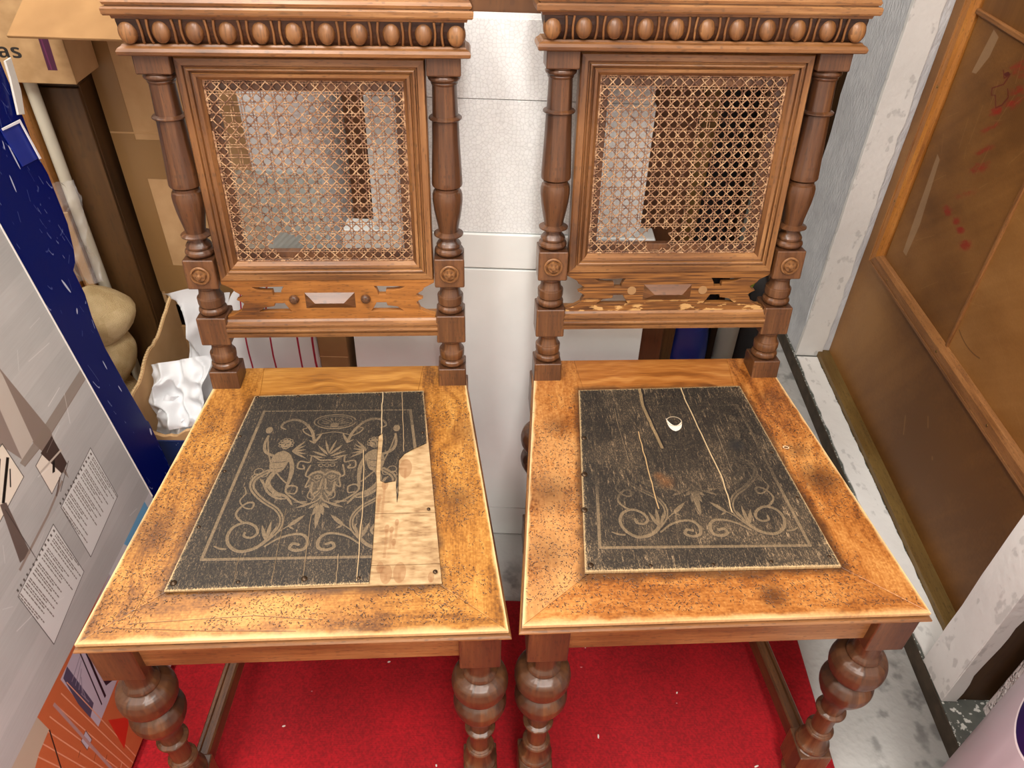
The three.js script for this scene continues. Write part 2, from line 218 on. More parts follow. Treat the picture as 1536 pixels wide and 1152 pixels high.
{ // red carpet
  const tex = dataTex(512, 512, (() => { const r = rng(31), specks = []; for (let i = 0; i < 14; i++) specks.push([r(), r(), 0.001 + r() * 0.0022]); return (u, v) => { const rib = 0.5 + 0.5 * Math.sin(v * 6.283 * 200), n = vn(u * 250, v * 250), b = fbm(u * 6, v * 6, 6, 6, 4); let k = 0.84 + 0.06 * rib + 0.24 * (n - 0.5) + 0.2 * (b - 0.5); let c = [182 * k, 17 * k, 30 * k]; for (const s of specks) if (Math.hypot(u - s[0], (v - s[1]) * 1.6) < s[2]) c = [215, 180, 175]; return c; }; })(), true, [0.62, 0.62]);
  const c = tag(mesh('carpet', uvBox(boxAt(-0.93, 0.537, 0.0005, 0.0085, -0.855, 0.9, 0.003), 'z'), std({ map: tex, roughness: 1, bumpMap: dataTex(256, 256, (u, v) => g3(128 + 30 * Math.sin(v * 6.283 * 110) + 100 * (vn(u * 256, v * 256) - 0.5)), false, [0.4, 0.4]), bumpScale: 0.0015 })), 'bright red ribbed carpet lying on the grey floor under both chairs', 'carpet');
  const r = rng(77); const lint = std({ color: 0xe8dcd6, roughness: 0.9 });
  [[-0.355, -0.6], [-0.25, -0.5], [-0.1, -0.545], [0.16, -0.6], [0.3, -0.68], [0.41, -0.56], [0.06, -0.45], [-0.2, -0.72]].forEach(([x, z]) => mesh('lint', new THREE.IcosahedronGeometry(0.0022, 0).scale(1 + r(), 0.5, 0.7).rotateY(r() * 6).translate(x, 0.0095, z), lint, c));
}
for (const L of LAMPS) {
  const g = thing('ceiling_lamp', L.label, 'lamp', L.at);
  mesh('housing', rbox(L.size[0] + 0.06, 0.025, L.size[1] + 0.06, 0.004).translate(0, 0.0175, 0), M.white, g);
  mesh('diffuser', rbox(L.size[0], 0.008, L.size[1], 0.002).translate(0, 0.002, 0), std({ color: 0xffffff, emissive: 0xfff2e4, emissiveIntensity: 1.2 }), g);
  const l = new THREE.RectAreaLight(0xfff9f2, L.power, L.size[0], L.size[1]); l.position.set(L.at[0], L.at[1] - 0.006, L.at[2]); l.lookAt(L.at[0], 0, L.at[2]); scene.add(l);
}

// ------------------------------------------------------------------ the two chairs: printed seats
function seatTex(o) {                              // planar over x -0.25..0.25, z -0.49..0.01 (metres), front edge at the top of the canvas
  const N = 1400, [c, x] = canvas(N, N), im = x.createImageData(N, N), s = o.seed * 11.3;
  const dark = o.dark, mid = o.mid, lite = o.lite;
  for (let j = 0; j < N; j++) for (let i = 0; i < N; i++) {
    const X = i / N * 0.5 - 0.25, Z = 0.01 - j / N * 0.5, ax = Math.abs(X);
    const front = Z > -(0.24 - ax) * 0.811 && Z > -0.08, back = Z < -0.405 && ax < 0.126;
    const al = front || back ? X : Z, ac = front || back ? Z : X;
    const w = fbm(al * 12 + s, ac * 12, 256, 256, 3);
    const g1 = fbm(ac * 90 + w * 5 + s, al * 9 + s, 256, 256, 4), g2 = vn(ac * 900 + s, al * 60), bl = fbm(X * 14 + s, Z * 14 + s, 256, 256, 4), fine = fbm(X * 420, Z * 420 + s, 256, 256, 3);
    let t = 0.52 + (g1 - 0.5) * 0.8 + (g2 - 0.5) * 0.25 + (bl - 0.5) * 0.75 + (fine - 0.5) * 0.65 + 0.02;
    if (back) t = 0.62 + (g1 - 0.5) * 0.9 + (g2 - 0.5) * 0.3;
    let col = ramp([dark, mid, lite], t);
    if (o.rubbed && X < -0.13 && !front) { const k = 0.5 * sstep(0.4, 0.7, bl + 0.25 * fine) * sstep(-0.45, -0.25, Z); col = col.map((v, q) => mix(v, [204, 158, 106][q], k)); }
    // wear along the edges that hands and knees rub
    const side = (0.24 + Z * 0.1054) - ax, n1 = fbm(X * 50 + 3, Z * 50 + s, 256, 256, 4);
    const wf = sstep(0.0105 + 0.016 * (n1 - 0.5), 0.0005, -Z) * 0.8 * o.wear * (0.75 + 0.5 * (fbm(X * 8 + s, 3, 256, 256, 3) - 0.3)), ws = sstep(0.0055 + 0.008 * (n1 - 0.5), 0.0005, side) * 0.85;
    const k = clamp(Math.max(front ? wf : 0, ws)); col = col.map((v, q) => mix(v, [236, 208, 158][q], k));
    // grime that gathered along the covered board
    const pe = Math.max(ax - (0.1595 + (Z + 0.0653) * 0.0971), Z + 0.0653, -0.4102 - Z), gr = 0.6 * sstep(0.014, 0.0, pe + 0.012 * (n1 - 0.5)); col = col.map((v, q) => mix(v, [46, 26, 12][q], gr));
    const q = (j * N + i) * 4; im.data[q] = col[0]; im.data[q + 1] = col[1]; im.data[q + 2] = col[2]; im.data[q + 3] = 255;
  }
  x.putImageData(im, 0, 0);
  const [bc, b] = canvas(N, N); b.fillStyle = '#c0c0c0'; b.fillRect(0, 0, N, N);
  const r = rng(o.seed * 97 + 1);
  for (const [px, pz, pr, pa] of o.stains) { const cx = (px + 0.25) * 2 * N, cy = (0.01 - pz) * 2 * N, g = x.createRadialGradient(cx, cy, 0, cx, cy, pr * 2 * N); g.addColorStop(0, `rgba(48,24,8,${pa})`); g.addColorStop(1, 'rgba(48,24,8,0)'); x.fillStyle = g; x.fillRect(cx - pr * 2 * N, cy - pr * 2 * N, pr * 4 * N, pr * 4 * N); }
  for (let i = 0; i < o.pits; i++) {
    const X = (r() - 0.5) * 0.48, Z = -0.4 * r(), dens = fbm(X * 16 + s + 5, Z * 16, 256, 256, 3); if (dens < o.dens + 0.12 * r()) continue;
    const cx = (X + 0.25) * 2 * N, cy = (0.01 - Z) * 2 * N, l = 0.8 + r() * r() * 10, a = r() * 6.28, lw = 1.2 + r() * 2.0; if (Z > -0.013 || 0.24 + Z * 0.1054 - Math.abs(X) < 0.004) continue;
    for (const [k, st] of [[x, `rgba(40,19,6,${0.45 + 0.5 * r()})`], [b, 'rgba(20,20,20,0.9)']]) { k.lineCap = 'round'; k.strokeStyle = st; k.lineWidth = lw; k.beginPath(); k.moveTo(cx, cy); k.quadraticCurveTo(cx + l * Math.cos(a) * 0.6 + (r() - 0.5) * 4, cy + l * Math.sin(a) * 0.6, cx + l * Math.cos(a), cy + l * Math.sin(a)); k.stroke(); }
    if (r() < 0.35) { x.strokeStyle = 'rgba(236,190,120,0.5)'; x.lineWidth = 1; x.beginPath(); x.moveTo(cx - 1, cy - 2); x.lineTo(cx + l * 0.5 * Math.cos(a), cy + l * 0.5 * Math.sin(a) - 2); x.stroke(); }  // painted highlight on one side of some pits
  }
  const line = (pts, w, st) => { for (const [k, q] of [[x, st], [b, 'rgba(30,30,30,0.8)']]) { k.strokeStyle = q; k.lineWidth = w; k.beginPath(); pts.forEach(([px, pz], i) => { const a = (px + 0.25) * 2 * N, e = (0.01 - pz) * 2 * N; i ? k.lineTo(a, e) : k.moveTo(a, e); }); k.stroke(); } };
  for (const [px, pz] of o.chips || []) { x.strokeStyle = 'rgba(240,222,190,0.95)'; x.lineWidth = 3; x.beginPath(); x.ellipse((px + 0.25) * 2 * N, (0.01 - pz) * 2 * N, 11, 7, -0.2, 0, 7); x.stroke(); x.fillStyle = 'rgba(90,58,30,0.9)'; x.beginPath(); x.ellipse((px + 0.25) * 2 * N, (0.01 - pz) * 2 * N, 8, 4.5, -0.2, 0, 7); x.fill(); }
  for (const l of o.lines) line(l, 1.8, 'rgba(60,30,10,0.75)');
  return { map: canvasTex(c), bumpMap: canvasTex(bc, false), bumpScale: 0.0007 };
}
const seatUV = (g) => { g = clean(g); const p = g.attributes.position, uv = g.attributes.uv; for (let i = 0; i < p.count; i++) uv.setXY(i, (p.getX(i) + 0.25) * 2, 1 - (0.01 - p.getZ(i)) * 2); return g; };

// the tooled ornament of the seat boards, in millimetres, drawn once and mirrored about x = 2
function ornament(x, draw) {
  const sm = (pts) => { const o = []; const P = (i) => pts[clamp(i, 0, pts.length - 1)]; for (let i = 0; i < pts.length - 1; i++) for (let k = 0; k < 10; k++) { const t = k / 10, a = P(i - 1), b = P(i), c = P(i + 1), d = P(i + 2); o.push([0, 1].map((q) => 0.5 * (2 * b[q] + (c[q] - a[q]) * t + (2 * a[q] - 5 * b[q] + 4 * c[q] - d[q]) * t * t + (3 * b[q] - a[q] - 3 * c[q] + d[q]) * t * t * t))); } o.push(pts[pts.length - 1]); return o; };
  const stroke = (pts, w0, w1 = w0, wm = Math.max(w0, w1)) => { const q = sm(pts); for (let i = 0; i + 1 < q.length; i++) { const t = i / q.length; x.lineWidth = t < 0.5 ? mix(w0, wm, t * 2) : mix(wm, w1, t * 2 - 1); x.beginPath(); x.moveTo(...q[i]); x.lineTo(...q[i + 1]); x.stroke(); } };
  const fill = (pts) => { const q = sm([...pts, pts[0]]); x.beginPath(); q.forEach((p, i) => (i ? x.lineTo(...p) : x.moveTo(...p))); x.fill(); };
  const ell = (cx, cy, rx, ry, a = 0) => { x.beginPath(); x.ellipse(cx, cy, rx, ry, a, 0, 7); x.fill(); };
  const leaf = (a, b, w) => { const dx = b[0] - a[0], dy = b[1] - a[1], l = Math.hypot(dx, dy), nx = -dy / l * w, ny = dx / l * w; x.beginPath(); x.moveTo(...a); x.quadraticCurveTo(a[0] + dx * 0.35 + nx, a[1] + dy * 0.35 + ny, ...b); x.quadraticCurveTo(a[0] + dx * 0.35 - nx, a[1] + dy * 0.35 - ny, ...a); x.fill(); };
  x.lineCap = 'round'; x.lineJoin = 'round';
  const half = () => {
    stroke([[-21, -307], [-28, -330], [-42, -349], [-57, -355], [-70, -349], [-73, -340], [-66, -335]], 4.5, 2);                 // upper scroll
    stroke([[-24, -318], [-36, -326], [-41, -334], [-36, -337]], 2.2, 1.5); leaf([-21, -306], [-12, -327], 4); leaf([-20, -305], [-30, -312], 3);
    ell(-60, -304, 7.5, 9.5); for (let q = 0; q <= 7; q++) { const an = Math.PI * (q / 7 * 1.25 - 0.12); x.lineWidth = 1.4; x.beginPath(); x.arc(-60 + 8.2 * Math.cos(an), -305 - 9 * Math.sin(an), 2.3, 0, 7); x.stroke(); }     // putto head and curls
    x.save(); x.strokeStyle = x.fillStyle = '#222'; x.lineWidth = 1.3; for (const q of [-4, 3]) { x.beginPath(); x.moveTo(-62 + q, -306); x.lineTo(-59 + q, -306.5); x.stroke(); } x.beginPath(); x.moveTo(-60.5, -305); x.lineTo(-61.5, -301); x.stroke(); x.beginPath(); x.moveTo(-63, -297.5); x.lineTo(-58, -297.5); x.stroke(); x.restore();
    fill([[-70, -288], [-60, -291], [-50, -282], [-52, -266], [-58, -252], [-70, -250], [-76, -262], [-75, -278]]);             // chest
    stroke([[-52, -281], [-45, -262], [-44, -242], [-46, -222]], 6, 3.5, 6);                                                   // near arm
    x.save(); x.strokeStyle = '#333'; x.lineWidth = 1.1; for (const l of [[[-74, -270], [-64, -268], [-54, -271]], [[-72, -258], [-64, -255], [-58, -259]]]) { x.beginPath(); x.moveTo(...l[0]); x.quadraticCurveTo(...(l[1]), ...(l[2] || l[1])); x.stroke(); } x.restore(); stroke([[-74, -282], [-86, -290], [-90, -306], [-88, -322]], 4.5, 3); stroke([[-88, -318], [-82, -290], [-72, -262], [-55, -238], [-45, -228]], 2.2); ell(-89, -334, 5, 7); // raised arm, torch
    for (let k = 0; k < 5; k++) leaf([-50, -290], [-33 + k * 1.5, -311 + k * 9], 3.5);                                        // wing
    for (const r of [[-88, -252, 6], [-80, -247, 5], [-90, -243, 5]]) { x.lineWidth = 1.6; x.beginPath(); x.arc(r[0], r[1], r[2], 0, 7); x.stroke(); }
    stroke([[-76, -252], [-90, -240], [-92, -226], [-84, -212], [-70, -198], [-52, -184], [-43, -168], [-44, -151], [-54, -136], [-68, -122], [-86, -118], [-100, -128], [-105, -143], [-100, -157], [-87, -163], [-74, -157], [-69, -146], [-75, -139], [-84, -141], [-85, -147]], 8, 3.2, 4.6); x.save(); x.strokeStyle = '#2a2a2a'; stroke([[-76, -252], [-90, -240], [-92, -226], [-84, -212], [-70, -198], [-52, -184], [-43, -168], [-44, -151], [-54, -136]], 1.1, 1.1); x.restore();
    stroke([[-66, -252], [-72, -232], [-60, -214], [-44, -206], [-34, -192]], 7, 2, 6); stroke([[-80, -236], [-70, -216], [-56, -204], [-44, -202]], 3, 2, 4);
    for (let k = 0; k < 5; k++) leaf([-84 + k * 5, -240 + k * 7], [-76 + k * 7, -226 + k * 5.5], 2.6);
    stroke([[-103, -122], [-110, -123], [-118, -127]], 3, 1.2); stroke([[-101, -224], [-97, -213], [-102, -200], [-93, -188], [-84, -187], [-84, -196], [-92, -196], [-100, -187], [-102, -177], [-96, -168], [-89, -163]], 1.6, 3);
    stroke([[-56, -125], [-42, -136], [-27, -142], [-13, -142], [-5, -133], [-6, -121], [-16, -117], [-25, -121], [-22, -128], [-15, -126]], 2.5, 4, 4.5);
    for (const [a, b, w] of [[[-57, -134], [-66, -160], 5], [[-56, -134], [-55, -166], 5], [[-54, -134], [-46, -158], 4]]) leaf(a, b, w);
    stroke([[-54, -134], [-42, -148], [-28, -160]], 1.5); leaf([-34, -154], [-14, -174], 6); leaf([-32, -156], [-24, -150], 3);
    stroke([[3, -206], [-5, -196], [-19, -193], [-36, -204], [-46, -216], [-42, -225], [-32, -222], [-33, -211], [-41, -212]], 2, 2, 3);       // ribbon from the mouth
    for (const [a, b, w] of [[[0, -194], [-12, -184], 5], [[-8, -194], [-30, -185], 4], [[-14, -196], [-34, -196], 3], [[1, -192], [-5, -172], 6], [[2, -190], [2, -150], 7]]) leaf(a, b, w);
    // grotesque mask
    x.save(); x.globalAlpha = 0.42; fill([[2, -256], [-10, -252], [-19, -244], [-17, -222], [-10, -202], [2, -190]]); x.restore();
    stroke([[2, -272], [-8, -272], [-20, -280], [-22, -268], [-35, -270], [-37, -258], [-28, -256], [-30, -262]], 2.5, 2.5); stroke([[-20, -262], [-24, -244], [-18, -238], [-21, -222], [-12, -226], [-16, -206], [-9, -200]], 2.4, 1.5);
    for (const [a, b, w] of [[[2, -284], [-6, -312], 3.5], [[1, -282], [-16, -302], 4], [[0, -279], [-22, -290], 4], [[-4, -276], [-26, -282], 3]]) leaf(a, b, w);
    stroke([[2, -244], [-6, -250], [-16, -246], [-20, -240]], 2.5, 1.5, 4); x.lineWidth = 1.4; x.beginPath(); x.ellipse(-7, -240, 4.4, 2.9, 0, 0, 7); x.stroke(); ell(-7, -240, 1.4, 1.4);
    stroke([[-14, -236], [-8, -231], [-4, -234]], 1.2); stroke([[-13, -230], [-12, -214], [-6, -204]], 3, 1.4); leaf([-2, -216], [-12, -206], 4); ell(-2.5, -219, 2.6, 2.4); stroke([[0, -236], [-1.5, -222]], 2.5, 3); stroke([[-1, -212], [-8, -200], [-10, -192]], 1.6);
  };
  for (const s of [1, -1]) { x.save(); x.translate(2, 0); x.scale(s, 1); x.translate(-2, 0); half(); x.restore(); }
  for (let k = -1; k < 2; k++) { x.lineWidth = 1.2; x.beginPath(); x.ellipse(2 + k * 8, -262, 3.2, 2.4, 0, 0, 7); x.stroke(); } x.fillRect(-12, -268, 28, 1.2);
  x.lineWidth = 2; x.beginPath(); x.ellipse(3, -350, 30, 15, 0, 0.15, 6.1); x.stroke(); x.lineWidth = 1.2; x.beginPath(); x.ellipse(3, -350, 25, 11.5, 0, 0, 7); x.stroke(); ell(3, -343, 6, 5); for (let k = 0; k < 9; k++) { const a = Math.PI + k / 8 * Math.PI; leaf([3 + 7 * Math.cos(a), -345 + 6 * Math.sin(a)], [3 + 22 * Math.cos(a), -348 + 11 * Math.sin(a)], 1.6); }
  stroke([[-20, -322], [3, -328], [26, -322]], 1.5);
}
function panelTex(o) {                              // planar over x -0.18..0.18, z -0.43..-0.05
  const N = 1400, H = Math.round(N * 0.38 / 0.36), k = N / 360, [c, x] = canvas(N, H), [bc, b] = canvas(N, H), s = o.seed * 7.9;
  const im = x.createImageData(N, H), bm = b.createImageData(N, H);
  const inside = (X, Z) => { let d = 9; const P = o.outline; for (let i = 0; i < P.length; i++) { const a = P[i], q = P[(i + 1) % P.length], ex = q[0] - a[0], ez = q[1] - a[1], l = Math.hypot(ex, ez); d = Math.min(d, ((X - a[0]) * ez - (Z - a[1]) * ex) / l * o.sign); } return d; };
  const [mc, m] = canvas(N, H);
  m.fillStyle = '#000'; m.fillRect(0, 0, N, H); m.setTransform(k, 0, 0, -k, 180 * k, -50 * k); m.strokeStyle = m.fillStyle = '#fff'; ornament(m);
  const [i0, i1, i2, i3] = o.inner; m.lineWidth = 4.2; m.beginPath(); m.moveTo(...i0); m.lineTo(...i3); m.lineTo(...i2); m.lineTo(...i1); m.stroke(); m.setLineDash([9, 3, 3, 3]); m.lineWidth = 2.6; m.beginPath(); m.moveTo(...i0); m.lineTo(...i1); m.stroke();
  const md = m.getImageData(0, 0, N, H).data;
  for (let j = 0; j < H; j++) for (let i = 0; i < N; i++) {
    const X = i / k - 180, Z = -50 - j / k, q = (j * N + i) * 4, orn = md[q] / 255;
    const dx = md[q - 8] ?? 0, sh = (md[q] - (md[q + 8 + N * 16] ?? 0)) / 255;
    const gr = fbm(X * 1.25 + s, Z * 0.6, 256, 256, 3), stk = fbm(X * 0.7 + s, Z * 0.07, 256, 256, 3), bl = fbm(X * 0.025 + s, Z * 0.022 + s, 256, 256, 4), fl = vn(X * 1.5 + s, Z * 0.5 + s);
    let t = 0.05 + 0.3 * sstep(0.5, 0.72, gr) + 0.32 * sstep(0.6, 0.82, stk) * o.streak + 0.16 * sstep(0.55, 0.8, fl);
    let wear = clamp(o.wear * sstep(0.42, 0.68, bl)); t += wear * 0.2 + 0.15 * sstep(-300, -80, Z) * 0.6;
    let col = ramp([[22, 19, 16], [54, 46, 36], [110, 92, 70], [168, 144, 112]], t);
    const keep = o.ornament(X, Z, bl), lo = orn * keep * (0.78 + 0.35 * (gr - 0.5)); col = col.map((v, e) => mix(v, [138, 117, 88][e], lo));
    if (orn < 0.2 && sh < -0.4) col = col.map((v) => v * (1 - 0.35 * keep));  // relief shade along one side of the ornament, put into the colour
    const de = inside(X, Z), ed = 0.8 * sstep(3.2 + 3 * (gr - 0.4), 0.3, de) + 0.35 * sstep(11, 2, de) * sstep(0.42, 0.6, gr) * (Z > -110 ? 1 : 0.4); col = col.map((v, e) => mix(v, [198, 168, 122][e], clamp(ed)));
    im.data[q] = col[0]; im.data[q + 1] = col[1]; im.data[q + 2] = col[2]; im.data[q + 3] = 255;
    const h = 90 + 70 * gr + 70 * orn * keep; bm.data[q] = bm.data[q + 1] = bm.data[q + 2] = clamp(h, 0, 255); bm.data[q + 3] = 255;
  }
  x.putImageData(im, 0, 0); b.putImageData(bm, 0, 0);
  for (const t of [x, b]) { t.setTransform(k, 0, 0, -k, 180 * k, -50 * k); t.lineCap = 'round'; }
  const r = rng(o.seed + 60);
  for (const [pts, w, col] of o.cracks) { const jag = []; for (let i = 0; i + 1 < pts.length; i++) for (let t = 0; t < 6; t++) jag.push([mix(pts[i][0], pts[i + 1][0], t / 6) + (r() - 0.5) * 1.2, mix(pts[i][1], pts[i + 1][1], t / 6)]); jag.push(pts[pts.length - 1]); x.strokeStyle = col; x.lineWidth = w; x.beginPath(); jag.forEach((p, i) => (i ? x.lineTo(...p) : x.moveTo(...p))); x.stroke(); x.strokeStyle = 'rgba(14,10,8,0.85)'; x.lineWidth = w * 0.5; x.beginPath(); jag.forEach((p, i) => (i ? x.lineTo(p[0] + w * 0.8, p[1]) : x.moveTo(p[0] + w * 0.8, p[1]))); x.stroke(); b.strokeStyle = '#000'; b.lineWidth = w; b.beginPath(); jag.forEach((p, i) => (i ? b.lineTo(...p) : b.moveTo(...p))); b.stroke(); }
  for (const f of o.extra || []) f(x);
  return { map: canvasTex(c), bumpMap: canvasTex(bc, false), bumpScale: 0.0009, roughness: 0.62 };
}
const panelUV = (g) => { g = clean(g); const p = g.attributes.position, uv = g.attributes.uv; for (let i = 0; i < p.count; i++) uv.setXY(i, (p.getX(i) + 0.18) / 0.36, 1 - (-0.05 - p.getZ(i)) / 0.38); return g; };

// ------------------------------------------------------------------ chair shapes shared by both
function legGeo(foot, y0 = -0.014) {               // axis at x = z = 0, seat top at y = 0
  const B = [...arc(0.0, -0.1435, 0.0362, 68, -62, 12, 0.0268)].map(([r, y]) => [r, y]);
  const pts = [[0.0001, -0.074], [0.0168, -0.074], [0.0164, -0.107], [0.0176, -0.1115], [0.0208, -0.1145], [0.0222, -0.1175], [0.022, -0.1198], [0.0203, -0.1212], [0.0206, -0.1224], [0.0245, -0.1235], [0.0285, -0.1248], [0.0312, -0.1272], [0.0335, -0.1312], [0.0353, -0.1368], [0.0362, -0.143], [0.036, -0.1495], [0.0347, -0.156], [0.032, -0.1622], [0.0285, -0.1668], [0.0245, -0.1698], [0.0245, -0.1725], ...arc(0.0, -0.1945, 0.035, 52, -8, 8, 0.029), [0.0335, -0.2035], [0.0295, -0.2145], [0.0235, -0.2255], [0.0185, -0.2345], [0.0158, -0.243], [0.0152, -0.258], [0.0155, -0.2615], ...arc(0.0165, -0.2665, 0.0045, 80, -80, 6, 0.0042), [0.0146, -0.274], [0.0138, -0.3], [0.014, -0.316], [0.0162, -0.3185], ...arc(0.0155, -0.3235, 0.0045, 80, -80, 5, 0.004), [0.0165, -0.3295], [0.0168, -0.338], [0.0195, -0.349], [0.0222, -0.354], ...arc(0.0195, -0.3615, 0.005, 80, -80, 5, 0.0062), [0.0235, -0.3695], [0.0001, -0.3695]];
  const f0 = -0.4335, b = [[0.0001, f0 + 0.002], [0.016, f0 + 0.001], [0.014, f0 - 0.004], ...arc(0.012, (f0 + foot) / 2 - 0.003, 0.0115, 70, -60, 8, Math.abs(foot - f0) / 2 - 0.004), [0.013, foot], [0.0001, foot]];
  return { turned: lathe(pts, 48), block: rbox(0.0492, 0.0625, 0.0492, 0.0025).translate(0, -0.0452, 0), low: rbox(0.0485, 0.065, 0.0485, 0.0025).translate(0, -0.402, 0), foot: lathe(b, 32) };
}
function postGeo() {
  const cushion = (l) => [[0.0155, l], ...arc(0.0135, l + 0.0065, 0.0066, -80, 80, 6, 0.0062), [0.0164, l + 0.0134], [0.0182, l + 0.0148], [0.0189, l + 0.018], [0.0191, l + 0.0262], [0.0186, l + 0.0274], [0.0168, l + 0.0284], [0.0156, l + 0.0312], [0.0148, l + 0.0355], [0.0144, l + 0.0405], [0.0158, l + 0.0425], [0.0158, l + 0.048]];
  const p1 = cushion(0.0298), p2 = cushion(0.1232);
  const p3 = [[0.0155, 0.2148], ...arc(0.0138, 0.2212, 0.0066, -80, 80, 6, 0.006), [0.0172, 0.2278], [0.0176, 0.2305], [0.0156, 0.2338], [0.0125, 0.2375], [0.0122, 0.2415], [0.0155, 0.2432], [0.0205, 0.2448], [0.0207, 0.2466], [0.0175, 0.2485], [0.0135, 0.25], [0.0145, 0.257], [0.0165, 0.267], [0.019, 0.281], [0.0205, 0.295], [0.0204, 0.303], [0.019, 0.3075], [0.0168, 0.3092], [0.0172, 0.3108], [0.0168, 0.3128], [0.0146, 0.3138], [0.0146, 0.3152], [0.02, 0.3156], [0.0207, 0.3175], [0.0205, 0.324], [0.0182, 0.372], [0.0172, 0.4025], ...arc(0.0172, 0.4052, 0.0044, -80, 80, 5, 0.0026), [0.0166, 0.4082], [0.0156, 0.446], [0.0168, 0.4472], [0.0172, 0.449], [0.0164, 0.4502], ...arc(0.014, 0.4548, 0.0066, -50, 60, 5, 0.0048), [0.0205, 0.459], [0.0205, 0.461]];
  const cap = (p) => [[0.0001, p[0][1]], ...p, [0.0001, p[p.length - 1][1]]];
  const sq = (a, b) => boxAt(-0.0213, 0.0213, a, b, -0.0426, 0, 0.0022);
  const blocks = merge([[-0.012, 0.0302], [0.0778, 0.1236], [0.1706, 0.2152], [0.4592, 0.482]].map(([a, b]) => uvBox(sq(a, b), 'y')));
  const turned = merge([p1, p2, p3].map((p) => latheUV(clean(lathe(cap(p), 40).translate(0, 0, -0.0213)))));
  return merge(blocks, turned);
}
function caneGeo(seed, broken) {                    // six-way cane weave over a 0.244 m square, real strands that pass over and under
  const p = 0.01333, R = 0.1215, gs = []; const r = rng(seed);
  const strand = (a, b, w, amp, ph, z0, per) => {
    const dx = b[0] - a[0], dy = b[1] - a[1], L = Math.hypot(dx, dy), n = Math.max(4, Math.round(L / (p / 2.6))), tx = dx / L, ty = dy / L, rings = [];
    const flush = () => { if (rings.length > 2) gs.push(loft(rings.slice())); rings.length = 0; };
    for (let i = 0; i <= n; i++) {
      const x = a[0] + dx * i / n + (r() - 0.5) * 0.0003, y = a[1] + dy * i / n + (r() - 0.5) * 0.0003, z = z0 + amp * Math.sin(2 * Math.PI * (L * i / n) / per + ph), h = 0.00035, q = w / 2 * (0.9 + 0.2 * r());
      if (broken.some(([bx, by, br, d]) => Math.hypot(x - bx, y - by) < br && (!d || d.includes(per > 0.02 ? 'd' : 'v')))) { flush(); continue; }
      rings.push([[x - ty * q, y + tx * q, z - h], [x - ty * q * 0.7, y + tx * q * 0.7, z + h * 0.6], [x, y, z + h], [x + ty * q * 0.7, y - tx * q * 0.7, z + h * 0.6], [x + ty * q, y - tx * q, z - h]]);
    }
    flush();
  };
  for (let i = -9; i <= 9; i++) for (const s of [-1, 1]) { const c = i * p + s * 0.0017; if (Math.abs(c) < R) { strand([c, -R], [c, R], 0.00115, 0.0003, i, 0, p * 2 * 0.99); strand([-R, c], [R, c], 0.00115, 0.0003, i * 2, 0.0009, p * 2 * 0.99); } }
  for (let i = -18; i <= 17; i++) { const k = (i + 0.5) * p; for (const s of [1, -1]) { const a = [Math.max(-R, -R + (s > 0 ? k : 0)), 0]; const x0 = s > 0 ? Math.max(-R, k - R) : Math.max(-R, k - R), x1 = s > 0 ? Math.min(R, k + R) : Math.min(R, k + R); if (x1 - x0 < 0.004) continue; const y = (x) => (s > 0 ? x - k : k - x); strand([x0, y(x0)], [x1, y(x1)], 0.00155, 0.0006, i + (s > 0 ? 0 : 2), 0.0018 + (s > 0 ? 0.0005 : 0), p * 1.414); } }
  for (const [a, b] of [[[-R, R], [R, R]], [[-R, -R], [R, -R]], [[-R, -R], [-R, R]], [[R, -R], [R, R]]]) strand(a, b, 0.0032, 0.0003, 0, 0.0016, p * 2 * 0.99);
  return merge(gs);
}
M.cane = std({ map: dataTex(256, 256, (u, v) => { const t = fbm(u * 30, v * 30, 30, 30, 4), k = vn(u * 90, v * 90, 90, 90); return ramp([[70, 44, 32], [128, 90, 66], [176, 138, 102], [212, 178, 138]], 0.25 + (t - 0.5) * 1.4 + k * 0.5); }, true, [0.12, 0.12]), roughness: 0.45 });
const POST = postGeo();
const RAIL_PROFILE = [[0, -0.03], [0, -0.0095], [0.0018, -0.0072], [0.0095, -0.0066], [0.0108, -0.0092], [0.0122, -0.0095], [0.0132, -0.0064], [0.0148, -0.0058], [0.0162, -0.0068], [0.0172, -0.0104], [0.0185, -0.0108], [0.0195, -0.0082], [0.0232, -0.0086], [0.0275, -0.0138], [0.0275, -0.03]];

